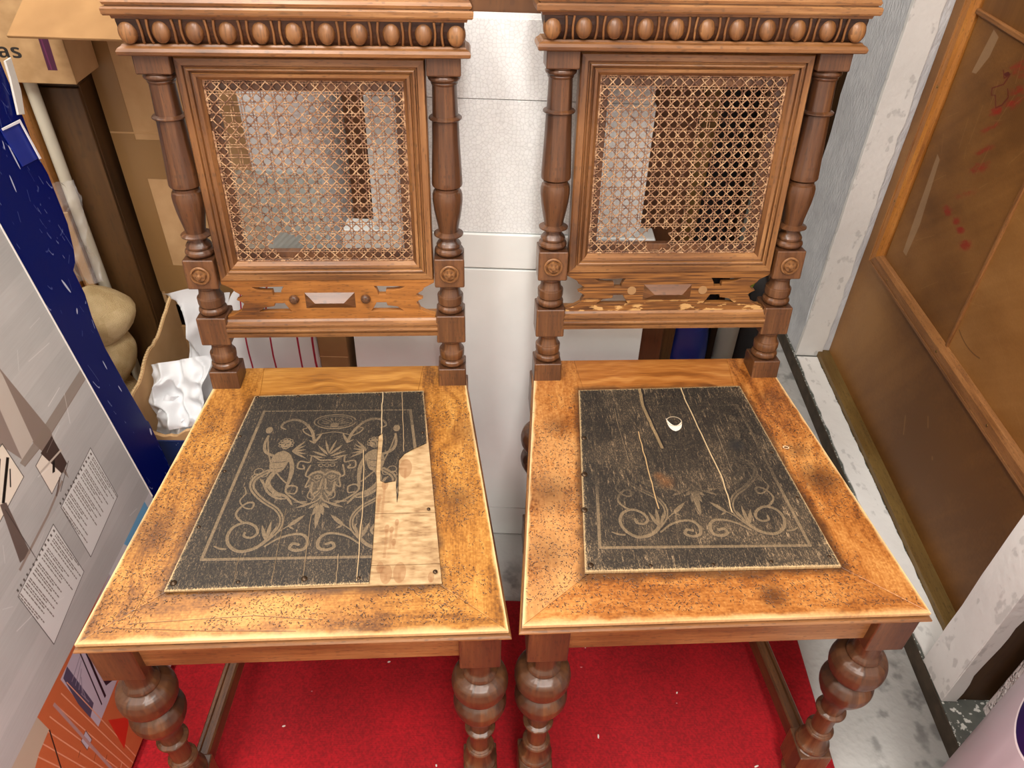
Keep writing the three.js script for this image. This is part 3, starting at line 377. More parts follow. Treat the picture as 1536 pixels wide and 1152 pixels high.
function makeChair(label, o) {
  const t = thing('carved_chair', label, 'chair', [o.x, 0, o.z], o.turn, 'pair of old carved chairs with cane backs'); t.scale.setScalar(o.scale);
  const S = 0.48 / o.scale;                          // seat height in the chair's own units
  const part = (n, g, m) => { const q = mesh(n, g, m, t); q.position.y = S; return q; };
  const backPart = (n, g, m) => { const q = mesh(n, g, m, t); q.position.set(0, S, -0.4337); q.rotation.x = -o.rake; return q; };
  const seatM = phys({ ...seatTex(o.seat), roughness: 0.42, clearcoat: 0.3, clearcoatRoughness: 0.35 });
  // seat rails
  const sx = (s) => (p) => [p[0] * s, p[1]];
  part('seat_rail', seatUV(polyPrism([[-0.24, 0], [0.24, 0], [0.1475, -0.075], [-0.1475, -0.075]], -0.0055, 0)), seatM);
  for (const s of [1, -1]) part('seat_rail', seatUV(polyPrism([[0.24, 0], [0.1893, -0.4846], [0.126, -0.4846], [0.118, -0.4], [0.1475, -0.075]].map(sx(s)), -0.0055, 0)), seatM);
  part('seat_rail', seatUV(polyPrism([[-0.126, -0.4846], [0.126, -0.4846], [0.118, -0.4], [-0.118, -0.4]], -0.0055, 0)), seatM);
  // bead under the top, mitred at the front corners
  const bead = [[0.02, -0.0055], [0.0065, -0.0055], [0.0065, -0.0078], [-0.0015, -0.0084], [-0.0036, -0.0102], [-0.0036, -0.0124], [-0.0018, -0.0142], [0.004, -0.015], [0.02, -0.015]];
  part('seat_moulding', uvBox(loft([-1, 1].map((s) => bead.map(([d, y]) => [s * (0.24 - d * 0.95), y, -d]))), 'x'), M.gold);
  for (const s of [1, -1]) part('seat_moulding', uvBox(loft([[0.24, 0, 1], [0.1893, -0.4846, 0]].map(([x, z, f]) => bead.map(([d, y]) => [s * (x - d * 0.95), y, z - d * f]))), 'z'), M.gold);
  part('apron', uvBox(boxAt(-0.186, 0.186, -0.066, -0.0145, -0.028, -0.0095, 0.002), 'x'), M.gold);
  for (const s of [1, -1]) part('apron', uvBox(boxAt(-0.009, 0.009, -0.066, -0.0145, -0.2, 0.2, 0.002).rotateY(s * 0.1).translate(s * 0.193, 0, -0.24).translate(0, 0, 0), 'z'), M.gold);
  part('apron', uvBox(boxAt(-0.16, 0.16, -0.066, -0.0145, -0.475, -0.457, 0.002), 'x'), M.post);
  // the covered board with its tacks
  const out = o.panel.outline.map(([x, z]) => [x / 1000, z / 1000]);
  const pm = std(panelTex(o.panel));
  if (o.panel.tear) {
    const base = std({ map: (() => { const N = 512, [c, x] = canvas(N, N), im = x.createImageData(N, N); for (let j = 0; j < N; j++) for (let i = 0; i < N; i++) { const u = i / N, v = j / N, tt = fbm(u * 8, v * 90, 256, 256, 4), b = fbm(u * 5 + 9, v * 5, 256, 256, 4), q = (j * N + i) * 4, cc = ramp([[126, 94, 60], [164, 132, 92], [184, 154, 112], [198, 170, 130]], 0.55 + (tt - 0.5) * 1.2 + (b - 0.5) * 0.8); im.data[q] = cc[0]; im.data[q + 1] = cc[1]; im.data[q + 2] = cc[2]; im.data[q + 3] = 255; } x.putImageData(im, 0, 0); x.setTransform(N / 100, 0, 0, -N / 360, -66 * N / 100, -58 * N / 360); for (const [sx0, sz, sr, l] of [[84, -225, 8, 60], [92, -150, 6, 46], [98, -148, 5, 30], [104, -160, 5, 26], [110, -255, 16, 20], [88, -90, 8, 6], [96, -80, 13, 9], [112, -82, 14, 10], [78, -200, 6, 34], [150, -74, 7, 8], [102, -128, 5, 10]]) { x.fillStyle = 'rgba(126,78,42,0.36)'; x.beginPath(); x.ellipse(sx0, sz, sr * 0.55, sr * 1.1, 0, 0, 7); x.fill(); x.fillStyle = 'rgba(126,78,42,0.22)'; x.fillRect(sx0 - 1.6, sz, 3.2, l); } return canvasTex(c); })(), roughness: 0.75 });
    const uvB = (g) => { g = clean(g); const p = g.attributes.position, uv = g.attributes.uv; for (let i = 0; i < p.count; i++) uv.setXY(i, (p.getX(i) - 0.066) / 0.1, 1 - (-0.058 - p.getZ(i)) / 0.36); return g; };
    const [A, B, C, D] = out, L = (z) => mix(D[0], A[0], (z - D[1]) / (A[1] - D[1])), Rr = (z) => mix(C[0], B[0], (z - C[1]) / (B[1] - C[1]));
    const cut = [[-0.4125, -0.1752], [-0.1742, -0.0934], [-0.0926, -0.0645]]; let first;
    for (const [a, b] of cut) { const g = uvB(polyPrism([[L(b), b], [Rr(b), b - 0.0005], [Rr(a), a - 0.0005], [L(a), a]], 0.0002, 0.0028, 0.0004)); if (!first) first = part('seat_board', g, base), first.userData.label = 'bare light wood board showing where the black cover has torn away'; else mesh('board_plank', g, base, first); }
    const tear = o.panel.tear.map(([x, z]) => [x / 1000, z / 1000]);
    const cover = mesh('embossed_cover', panelUV(polyPrism([A, B, ...tear, D], 0.0029, 0.0052, 0.0005)), pm, first); cover.userData.label = 'black embossed cover with scrolls, a mask and a torn corner';
    o.panelPart = first;
  } else { const q = part('seat_board', panelUV(polyPrism(out, 0.0002, 0.0052, 0.0009)), pm); q.userData.label = 'black embossed board, rubbed and cracked'; o.panelPart = q; }
  for (const [x, z, r = 0.0026] of o.panel.nails) mesh('tack', new THREE.SphereGeometry(r, 14, 8, 0, 6.3, 0, 1.57).scale(1, 0.6, 1).translate(x / 1000, 0.0051, z / 1000), M.stud, o.panelPart);
  // legs
  const foot = (0.0088 / o.scale - S);
  const G = legGeo(foot);
  const legG = merge(latheUV(clean(G.turned)), latheUV(clean(G.foot)), uvBox(G.block, 'y'), uvBox(G.low, 'y'));
  for (const s of [1, -1]) { part('front_leg', legG.clone().translate(s * 0.2074, 0, -0.0228), M.post); part('rear_leg', legG.clone().rotateY(Math.PI).translate(s * 0.173, 0, -0.455), M.post); }
  for (const s of [1, -1]) { const prof = [[-0.011, -0.42], [-0.011, -0.393], [-0.0085, -0.39], [-0.0045, -0.39], [-0.003, -0.3935], [0.003, -0.3935], [0.0045, -0.39], [0.0085, -0.39], [0.011, -0.393], [0.011, -0.42]]; part('side_stretcher', uvBox(loft([[0.2074, -0.04], [0.175, -0.445]].map(([x, z]) => prof.map(([d, y]) => [s * x + d, y, z]))), 'z'), M.post); }
  part('rear_stretcher', uvBox(boxAt(-0.155, 0.155, -0.2, -0.165, -0.463, -0.447, 0.002), 'x'), M.post);
  // back: posts
  for (const s of [1, -1]) {
    const q = backPart('back_post', POST.clone().translate(s * 0.1733, 0, 0), M.post);
    const ros = [[0.0001, 0.001], [0.0128, 0.001], [0.0135, 0.0028], ...arc(0.0118, 0.003, 0.0018, 0, 120, 4), [0.0098, 0.0022], [0.009, 0.0022], [0.0075, 0.0052], [0.0055, 0.0058], [0.0036, 0.0064], [0.0034, 0.0085], [0.0022, 0.0108], [0.0001, 0.0118]].map(([r, y]) => [r, y - 0.001]);
    mesh('rosette', clean(lathe(ros.reverse(), 28).rotateX(Math.PI / 2).translate(s * 0.1733, 0.193, 0)), s < 0 && o.brassKnob ? M.stud2 : M.gold, q);
  }
  // moulded frame round the cane
  const fx = 0.1505, f0 = 0.1795, f1 = 0.4785, rp = RAIL_PROFILE;
  const rail = (f) => loft([0, 1].map((e) => rp.map(([d, w]) => { const [x, y] = f(e, d); return [x, y, w]; })));
  const topP = rp.map(([d, w]) => [d, w]);
  backPart('frame_rail', uvBox(rail((e, d) => [(e ? 1 : -1) * (fx - d), f1 - d]), 'x'), M.gold);
  backPart('frame_rail', uvBox(rail((e, d) => [(e ? 1 : -1) * (fx - d), f0 + d]), 'x'), M.gold);
  for (const s of [1, -1]) backPart('frame_rail', uvBox(rail((e, d) => [s * (fx - d), e ? f1 - d : f0 + d]), 'y'), M.gold);
  const cy = (f0 + f1) / 2, ring = (a, b) => [[-a, cy - b], [a, cy - b], [a, cy + b], [-a, cy + b]];
  backPart('cane_rebate', uvBox(plate(ring(0.1235, 0.1225), -0.0295, -0.0182, 0.0008, [ring(0.1105, 0.1085)]), 'y'), M.post);
  const cane = backPart('cane_webbing', uvBox(caneGeo(o.seed, o.broken).translate(0, cy, -0.0172), 'y'), M.cane); cane.userData.kind = 'stuff';
  // pierced splat
  const L = [[0.151, 0.181], [0.1505, 0.1745], [0.136, 0.1665], [0.1335, 0.162], [0.124, 0.156], [0.1275, 0.1515], [0.1335, 0.149], [0.1285, 0.1465], [0.1235, 0.1425], [0.1265, 0.1385], [0.1295, 0.1312], [0.141, 0.1245], [0.1508, 0.1215], [0.151, 0.112]];
  const outl = [...L, ...L.slice().reverse().map(([x, y]) => [-x, y])];
  const h1 = [[0.064, 0.17], [0.109, 0.169], [0.1012, 0.1645], [0.0925, 0.163], [0.081, 0.1628], [0.0803, 0.1562], [0.07, 0.1562], [0.068, 0.1635]], h2 = [[0.0662, 0.1432], [0.0802, 0.1432], [0.0815, 0.1382], [0.0955, 0.1362], [0.105, 0.129], [0.0572, 0.1292], [0.0615, 0.135]];
  const mir = (h) => h.map(([x, y]) => [-x, y]).reverse();
  const sp = backPart('pierced_splat', uvBox(plate(outl, -0.019, -0.009, 0.0006, [h1, mir(h1), h2, mir(h2)].map((h) => h.slice().reverse())), 'x'), o.splatM);
  const dia = new THREE.BufferGeometry(); { const q = [[-0.036, 0.135, 0], [0.036, 0.135, 0], [0.036, 0.1602, 0], [-0.036, 0.1602, 0], [-0.0205, 0.1478, 0.0105], [0.0205, 0.1478, 0.0105]], T = [[0, 1, 5], [0, 5, 4], [1, 2, 5], [2, 3, 4], [2, 4, 5], [3, 0, 4]]; dia.setAttribute('position', new THREE.Float32BufferAttribute(T.flatMap((f) => f.flatMap((i) => q[i])), 3)); dia.computeVertexNormals(); dia.translate(0, 0, -0.0092); }
  mesh('diamond_boss', uvBox(dia, 'x'), M.post, sp);
  for (const s of [1, -1]) o.knobs ? mesh('knob', lathe([[0.0001, 0.0092], ...arc(0, 0.002, 0.0072, 88, 0, 7), [0.0058, 0.0005], [0.0058, -0.001]], 24).rotateX(Math.PI / 2).translate(s * 0.0512, 0.1505, -0.009), M.post, sp) : mesh('glue_spot', new THREE.CylinderGeometry(0.0064, 0.0066, 0.0016, 24).rotateX(Math.PI / 2).translate(s * 0.0535, 0.1505, -0.0088), M.bare2, sp);
  const rl = [[-0.036, 0.0905], [-0.002, 0.0905], [0.0005, 0.0915], [0.0008, 0.0965], [-0.0015, 0.0975], [-0.0015, 0.0985], [0.0018, 0.1], [0.0026, 0.1025], [0.0018, 0.1052], [-0.0012, 0.1062], [-0.0012, 0.1078], [0.0004, 0.1088], [0.0004, 0.1112], [-0.006, 0.1142], [-0.0085, 0.1172], [-0.036, 0.1172]];
  backPart('lower_rail', uvBox(loft([-0.1535, 0.1535].map((x) => rl.map(([w, y]) => [x, y, w]))), 'x'), M.gold);
  // cornice: lower moulding, egg and dart frieze, upper moulding and crest
  const band = (rows) => loft(rows.map(([l, hx, w]) => { const k = 0.0; return [[-hx, l, -0.044], [hx, l, -0.044], [hx, l, w], [-hx, l, w]]; }));
  const cor = backPart('cornice', uvBox(band([[0.4822, 0.1985, 0.001], [0.4822, 0.204, 0.0085], [0.4835, 0.2062, 0.0105], [0.4872, 0.2068, 0.0112], [0.4905, 0.205, 0.009], [0.4925, 0.2015, 0.0055], [0.4945, 0.2, 0.004]]), 'x'), M.gold);
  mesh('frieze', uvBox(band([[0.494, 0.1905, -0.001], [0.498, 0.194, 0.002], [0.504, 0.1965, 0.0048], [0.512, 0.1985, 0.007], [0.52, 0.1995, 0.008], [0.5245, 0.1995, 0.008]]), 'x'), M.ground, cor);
  const egg = new THREE.SphereGeometry(1, 24, 16).scale(0.0106, 0.0138, 0.0085).rotateX(-0.22);
  for (let i = -5; i <= 5; i++) { const x = i * 0.0378, e = Math.abs(i) === 5; mesh('egg', uvBox(e ? new THREE.SphereGeometry(1, 24, 16).scale(0.0115, 0.0142, 0.0095).rotateX(-0.22).translate(Math.sign(i) * 0.1895, 0.5085, 0.0028) : egg.clone().translate(x, 0.5095, 0.0042), 'y'), M.gold, cor); }
  for (let i = -5; i < 5; i++) for (const s of [-1, 1]) { const x = (i + 0.5) * 0.0375 + s * 0.0052, pts = []; for (let k = 0; k <= 8; k++) { const q = k / 8, y = mix(0.4955, 0.5225, q); pts.push(new THREE.Vector3(x - s * 0.0013 * Math.sin(q * 3.1), y, mix(0.0015, 0.0092, Math.sqrt(q)) + 0.0012)); } const g = new THREE.TubeGeometry(new THREE.CatmullRomCurve3(pts), 14, 0.0016, 7, false); mesh('dart', uvBox(g, 'y'), M.gold, cor); }
  mesh('upper_moulding', uvBox(band([[0.5225, 0.2025, 0.0095], [0.5265, 0.2035, 0.0105], [0.5266, 0.2085, 0.0158], [0.5285, 0.2098, 0.0168], [0.534, 0.2102, 0.0172], [0.5358, 0.2088, 0.0158], [0.536, 0.2055, 0.012], [0.5385, 0.2055, 0.012]]), 'x'), M.gold, cor);
  mesh('crest', uvBox(band([[0.5375, 0.2072, 0.0138], [0.5405, 0.2085, 0.0148], [0.544, 0.2068, 0.0125], [0.549, 0.2025, 0.0068], [0.556, 0.198, 0.0], [0.563, 0.196, -0.003], [0.578, 0.195, -0.004], [0.582, 0.193, -0.006]]), 'x'), M.gold, cor);
  return t;
}
M.stud2 = std({ color: 0x9a7a44, roughness: 0.35, metalness: 0.6 });
M.bare2 = std({ color: 0xa07a50, roughness: 0.8 });
const splat1 = phys({ ...woodTex(12, [[84, 46, 14], [138, 84, 30], [166, 106, 44], [188, 126, 60]]), clearcoat: 0.2, clearcoatRoughness: 0.4 });
const splat2 = std({ map: dataTex(1024, 512, (u, v) => { const n = fbm(u * 16, v * 22, 16, 22, 5), g = fbm(u * 40, v * 8, 40, 8, 4), chip = 0.85 * sstep(0.53, 0.58, n) * sstep(0.62, 0.36, u) * sstep(0.2, 0.24, u) * sstep(0.4, 0.5, fbm(u * 3 + 3, v * 7, 3, 7, 3)); const c = ramp([[74, 42, 16], [124, 78, 32], [158, 106, 52]], 0.5 + (g - 0.5) * 1.6); return c.map((q, i) => mix(q, [214, 172, 112][i], chip)); }, true, [0.07, 0.31]), roughness: 0.6 });

makeChair('left carved chair, black embossed seat cover torn off at one corner, knobs on the splat', {
  seed: 11, x: -0.2339, z: -0.4745, turn: 0.0728, scale: 1, rake: 0.0945, knobs: true, brassKnob: false, splatM: splat1,
  broken: [[0.0 - 0.01, 0.085, 0.009, 'd'], [-0.052, -0.098, 0.017, 'dv'], [0.028, 0.012, 0.008, 'd'], [-0.115, 0.07, 0.01, 'd'], [0.07, 0.03, 0.006, 'v'], [-0.095, 0.03, 0.012, 'v'], [-0.09, 0.085, 0.012, 'v']],
  seat: { seed: 1, dark: [94, 54, 14], mid: [160, 104, 37], lite: [202, 148, 72], wear: 1.0, pits: 16000, dens: 0.33, rubbed: false, stains: [[0.18, -0.2, 0.03, 0.4], [-0.2, -0.16, 0.05, 0.3], [0.2, -0.33, 0.04, 0.25]], lines: [[[-0.205, -0.019], [-0.1, -0.012], [0.0, -0.008]], [[-0.188, -0.03], [-0.182, -0.075]], [[-0.19, -0.024], [-0.05, -0.03], [0.02, -0.022]], [[-0.152, -0.33], [-0.13, -0.335]]] },
  panel: { seed: 1, sign: -1, outline: [[-125, -410], [129, -417], [163, -66], [-160, -63]], inner: [[-104, -375], [111, -373], [146, -104], [-128, -107]], streak: 0.8, wear: 0.3, ornament: (X, Z, bl) => 0.92 * (Z < -340 ? 0.72 : 1),
    tear: [[137, -303], [128, -297], [117, -290], [107, -282], [100, -270], [101, -244], [103, -207], [102, -193], [99, -222], [98, -236], [97, -231], [84, -228], [77, -232], [75, -275], [75, -311], [73, -325], [68, -319], [70, -252], [73, -223], [75, -174], [77, -109], [77, -66]],
    cracks: [[[[67, -416], [69, -370], [72, -323]], 1.6, 'rgba(206,180,140,0.9)'], [[[96, -416], [101, -350], [106, -286]], 1.2, 'rgba(190,160,120,0.8)'], [[[50, -290], [58, -188], [62, -70]], 1.4, 'rgba(196,166,124,0.85)'], [[[-40, -185], [-38, -70]], 0.9, 'rgba(170,142,104,0.55)'], [[[-6, -174], [-2, -70]], 1.1, 'rgba(180,150,110,0.6)'], [[[-84, -110], [-82, -66]], 0.8, 'rgba(180,150,110,0.5)'], [[[36, -110], [38, -66]], 1.4, 'rgba(190,160,120,0.55)']],
    nails: [[-120, -407], [-60, -408], [0, -407], [62, -409], [122, -411], [-128, -322], [-134, -254], [-144, -158], [-152, -74, 0.0042], [-77, -73], [0, -75, 0.004], [64, -74], [131, -323], [144, -179, 0.0024], [155, -80, 0.003]] },
});
makeChair('right carved chair, black seat board whole but rubbed and cracked, scuffed splat without knobs', {
  seed: 12, x: 0.2617, z: -0.5161, turn: 0.0725, scale: 1.0077, rake: 0.1327, knobs: false, splatM: splat2,
  broken: [[-0.052, -0.098, 0.015, 'd'], [-0.022, -0.1, 0.016, 'dv'], [0.002, 0.062, 0.008, 'd'], [0.03, 0.06, 0.006, 'v']],
  seat: { seed: 2, dark: [94, 48, 14], mid: [160, 97, 39], lite: [200, 142, 76], wear: 0.95, pits: 13000, dens: 0.36, rubbed: true, chips: [[0.1575, -0.277]], stains: [[0.06, -0.03, 0.022, 0.6], [0.185, -0.215, 0.035, 0.65], [0.172, -0.27, 0.02, 0.4], [-0.19, -0.2, 0.045, 0.45], [-0.165, -0.33, 0.03, 0.35], [-0.2, -0.1, 0.04, 0.3], [0.16, -0.385, 0.02, 0.35]], lines: [[[-0.215, -0.36], [-0.2, -0.36]], [[-0.215, -0.37], [-0.203, -0.371]]] },
  panel: { seed: 2, sign: -1, outline: [[-128, -404], [126, -409], [156, -66], [-160, -68]], inner: [[-111, -365], [109, -364], [128, -98], [-137, -103]], streak: 1.15, wear: 1.0, ornament: (X, Z, bl) => clamp(0.95 * sstep(-230, -140, Z) + 0.16 + 0.25 * sstep(70, 110, X) - 0.4 * sstep(0.5, 0.6, bl) * sstep(-120, -220, Z), 0.05, 0.9),
    cracks: [[[[32, -409], [33, -366], [42, -270], [47, -212], [44, -155]], 2.0, 'rgba(206,178,136,0.85)'], [[[-52, -309], [-52, -230], [-51, -164]], 1.8, 'rgba(196,160,112,0.85)'], [[[-33, -408], [-35, -359], [-24, -276]], 4.5, 'rgba(190,158,112,0.55)'], [[[-80, -360], [-76, -250]], 1.2, 'rgba(160,136,104,0.5)'], [[[62, -320], [64, -230]], 1.2, 'rgba(150,130,104,0.5)']],
    extra: [(x) => { x.fillStyle = '#e8e0d0'; x.beginPath(); x.moveTo(-6, -338); x.quadraticCurveTo(-8, -312, 3, -309); x.quadraticCurveTo(15, -312, 16, -330); x.quadraticCurveTo(8, -318, 2, -322); x.quadraticCurveTo(-3, -326, -6, -338); x.fill(); x.strokeStyle = '#b7a78c'; x.lineWidth = 1.3; x.beginPath(); x.ellipse(5, -330, 11, 10, 0, 0, 7); x.stroke(); for (const [a, b, c] of [[-32, -210, 16], [-40, -222, 10]]) { const g = x.createRadialGradient(a, b, 0, a, b, c); g.addColorStop(0, 'rgba(150,88,40,0.5)'); g.addColorStop(1, 'rgba(150,88,40,0)'); x.fillStyle = g; x.fillRect(a - c, b - c, 2 * c, 2 * c); } const g = x.createRadialGradient(84, -278, 2, 84, -278, 16); g.addColorStop(0, 'rgba(30,30,30,0.9)'); g.addColorStop(1, 'rgba(30,30,30,0)'); x.fillStyle = g; x.beginPath(); x.ellipse(84, -278, 12, 22, 0.2, 0, 7); x.fill(); }],
    nails: [[-120, -398, 0.002], [-133, -298, 0.004], [-141, -227, 0.0045], [-149, -164, 0.0045], [-152, -77, 0.004], [-79, -74], [-2, -73], [71, -75], [146, -80], [138, -177], [130, -262], [118, -402]] },
});

// ------------------------------------------------------------------ stored things round the chairs
{ // large grey carton leaning at the left
  const a = 0.10472, t = thing('carton', 'large grey printed carton leaning at the left edge, blue along its torn far end', 'carton', [-0.567 - 0.16 * Math.cos(a), 0.009, -0.6]); t.rotation.set(0, 0, a);
  const zF = -0.852, z1 = -0.2;                       // print seam, near end
  const L = (z) => z + 0.6;
  const NW = 1100, NH = 1700, [c, x] = canvas(NW, NH), zA = -0.86, zB = -0.2, k = NW / 660;
  const im = x.createImageData(NW, NH);
  for (let j = 0; j < NH; j++) for (let i = 0; i < NW; i++) { const f = vn(i * 0.02, j * 0.5), b = fbm(i * 0.006, j * 0.006, 256, 256, 4), q = (j * NW + i) * 4, v = 192 + 7 * (f - 0.5) + 24 * (b - 0.5); im.data[q] = v * 0.965; im.data[q + 1] = v * 0.98; im.data[q + 2] = v * 0.98; im.data[q + 3] = 255; }
  x.putImageData(im, 0, 0); x.setTransform(k, 0, 0, -k, 860 * k, NH);
  const poly = (p, col, st) => { x.beginPath(); p.forEach((q, i) => (i ? x.lineTo(...q) : x.moveTo(...q))); x.closePath(); if (col) { x.fillStyle = col; x.fill(); } if (st) { x.strokeStyle = st; x.lineWidth = 0.9; x.stroke(); } };
  const pl = (p, w, st) => { x.beginPath(); p.forEach((q, i) => (i ? x.lineTo(...q) : x.moveTo(...q))); x.lineWidth = w; x.strokeStyle = st; x.stroke(); };
  x.fillStyle = 'rgba(255,255,255,0.10)'; for (let i = 0; i < 9; i++) x.fillRect(-860, 300 + i * 90, 660, 30);
  poly([[-726, 640], [-743, 505], [-725, 430], [-707, 519]], '#8d8078'); poly([[-726, 640], [-726, 615], [-709, 518], [-675, 512], [-692, 600]], '#c4beb6'); poly([[-700, 620], [-678, 515], [-640, 620]], '#938781');
  poly([[-853, 523], [-852, 506], [-738, 500], [-675, 505], [-672, 515], [-710, 516]], 'rgba(140,128,118,0.75)'); pl([[-853, 506], [-738, 500], [-675, 505]], 1.2, '#8b7d74');
  poly([[-739, 497], [-736, 448], [-686, 441], [-690, 491]], '#efe9dd', '#3a322e'); poly([[-739, 497], [-736, 448], [-719, 446], [-708, 496]], '#4a3b36'); poly([[-722, 470], [-716, 470], [-706, 460], [-711, 458]], '#1c1614'); pl([[-741, 470], [-690, 478]], 3, '#c9c1b6');
  poly([[-667, 554], [-665, 497], [-592, 487], [-580, 552]], '#f2ecde', '#2e2724'); pl([[-662, 535], [-618, 500]], 5, '#15110f'); pl([[-650, 545], [-600, 500]], 7, '#15110f'); pl([[-640, 552], [-588, 512]], 4, '#15110f'); pl([[-655, 522], [-640, 505]], 2, '#15110f');
  poly([[-613, 503], [-622, 497], [-606, 418], [-586, 424]], '#6b5d57'); pl([[-713, 438], [-662, 427], [-579, 418]], 4, '#9a8d84'); pl([[-713, 445], [-690, 432]], 3, '#6f6059'); pl([[-615, 492], [-608, 406]], 0.9, '#3a322e'); pl([[-741, 448], [-700, 430]], 1, '#3a322e');
  const label = (p, seed) => { poly(p, '#e4e8e8', '#3a3634'); const r = rng(seed), z0 = p[0][0] + 4, s0 = p[0][1] - 5; for (let i = 0; i < 13; i++) { const z = z0 + i * 7.9, w = (50 + r() * 36); x.fillStyle = '#55504c'; x.font = 'bold 6px sans-serif'; x.fillRect(z, s0 - 4.5, 2.6, 4.2); x.fillStyle = '#77716c'; for (let q = 0; q < w; ) { const l = 2 + r() * 7; x.fillRect(z + 0.5, s0 - 9 - q - l, 1.5, l); q += l + 1.3; } if (i % 3 < 2) for (let q = 0; q < w * 0.7;) { const l = 2 + r() * 6; x.fillRect(z + 3.6, s0 - 9 - q - l, 1.5, l); q += l + 1.3; } } };
  label([[-789, 426], [-786, 325], [-680, 313], [-686, 414]], 4); label([[-660, 410], [-656, 311], [-551, 295], [-555, 397]], 6);
  const r = rng(12); for (let i = 0; i < 46; i++) { const z = -850 + r() * 600, s = 270 + r() * 600, d = (r() - 0.5) * 2.2, l = 6 + r() * 46; pl([[z, s], [z + l * Math.cos(d), s + l * Math.sin(d)]], 0.6 + r() * 0.8, `rgba(255,255,255,${0.25 + r() * 0.4})`); }
  // picture strip along the bottom: sky, railing, tiled roof
  poly([[-860, 258], [-200, 258], [-200, 0], [-860, 0]], '#c1683f');
  poly([[-860, 262], [-690, 260], [-640, 180], [-640, 0], [-860, 0]], '#cfd2d6'); poly([[-830, 262], [-745, 260], [-760, 225], [-830, 230]], '#6fb0dc'); poly([[-800, 240], [-700, 235], [-690, 60], [-800, 60]], '#3f3a3a');
  poly([[-690, 258], [-526, 250], [-522, 126], [-600, 130], [-690, 160]], '#b9b2c2'); poly([[-545, 250], [-530, 246], [-516, 150], [-540, 160]], '#4c4a63'); poly([[-585, 246], [-572, 150], [-600, 130], [-620, 240]], '#221d2c'); for (let i = 0; i < 6; i++) pl([[-575 + i * 8, 236 - i * 8], [-536, 226 - i * 11]], 1.4, '#8b8699'); pl([[-584, 240], [-560, 140]], 4, '#171320'); pl([[-574, 244], [-548, 140]], 2, '#171320');
  poly([[-522, 245], [-200, 225], [-200, 0], [-522, 0]], '#c0683f'); for (let i = 0; i < 11; i++) pl([[-530 + i * 16, 236], [-536 + i * 10, 2]], 1.6, '#dfa183'); for (let i = 0; i < 18; i++) { const z = -520 + r() * 180, s = 20 + r() * 190; pl([[z, s], [z + 9, s - 3]], 1.6, i % 3 ? '#8d4a2c' : '#e0b294'); }
  poly([[-505, 150], [-490, 150], [-488, 128], [-503, 128]], '#b8b4c4', '#5a3424'); poly([[-470, 225], [-440, 222], [-300, 170], [-300, 258], [-470, 258]], '#b9ab98'); pl([[-470, 224], [-440, 150]], 2, '#2c2320'); pl([[-497, 240], [-495, 10]], 4.5, '#b08f8d'); poly([[-570, 60], [-540, 110], [-530, 40]], '#cc2f1f');
  const face = std({ map: canvasTex(c), roughness: 0.38 });
  const uvF = (g) => { g = clean(g); const p = g.attributes.position, uv = g.attributes.uv; for (let i = 0; i < p.count; i++) uv.setXY(i, (p.getZ(i) - L(zA)) / 0.66, p.getY(i) / 1.02); return g; };
  const blue = phys({ map: (() => { const N = 512, H = 1024, [cc, y] = canvas(N, H); y.fillStyle = '#03105a'; y.fillRect(0, 0, N, H); const q = rng(71); for (let i = 0; i < 260; i++) { y.strokeStyle = `rgba(220,225,242,${0.2 + 0.75 * q() * q()})`; y.lineWidth = 1.4 + q() * q() * 5; const edge = q() < 0.6, X = edge ? N * (0.45 + 0.5 * q()) : N * q(), Y = H * q(), l = 3 + 40 * q() * q(), d = (q() - 0.4) * 2.4; y.beginPath(); y.moveTo(X, Y); y.quadraticCurveTo(X + l * 0.5, Y + l * Math.sin(d) + 4, X + l * Math.cos(d), Y + l * Math.sin(d)); y.stroke(); } for (let i = 0; i < 24; i++) { y.fillStyle = 'rgba(225,228,240,0.85)'; y.beginPath(); y.ellipse(N * (0.3 + 0.5 * q()), H * q(), 2 + 4 * q(), 5 + 12 * q(), q() * 3, 0, 7); y.fill(); } return canvasTex(cc); })(), roughness: 0.25, specularIntensity: 0.25 });
  const raw = std({ color: 0xb9b3a8, roughness: 0.9 });
  mesh('body', uvBox(boxAt(0, 0.158, 0, 1.02, L(-0.925), L(z1), 0.003), 'z'), raw, t);
  mesh('printed_face', uvF(boxAt(0.1575, 0.1605, 0.001, 1.02, L(zF), L(z1), 0.0012)), face, t);
  const edge = [[-910, -0.0], [-914, 140], [-928, 258], [-932, 345], [-928, 352], [-924, 420], [-921, 508], [-927, 560], [-937, 595], [-938, 634], [-950, 640], [-960, 655], [-974, 689], [-984, 760], [-981, 790], [-990, 836], [-999, 910], [-1010, 1020]].map(([z, s]) => [L(z / 1000), s / 1000 + 0.001]);
  const bp = plate([[L(zF), 0.001], [L(zF), 1.02], ...edge.slice().reverse()], 0, 0.0032, 0.0008).rotateY(-Math.PI / 2).translate(0.1605, 0, 0);
  { const p = bp.attributes.position, uv = bp.attributes.uv; for (let i = 0; i < p.count; i++) uv.setXY(i, (L(zF) - p.getZ(i)) / 0.16, p.getY(i) / 1.02); }
  // rotateY(-90) turns x into z: outline x -> z
  mesh('blue_end', bp, blue, t).userData.label = 'glossy blue scuffed end of the carton';
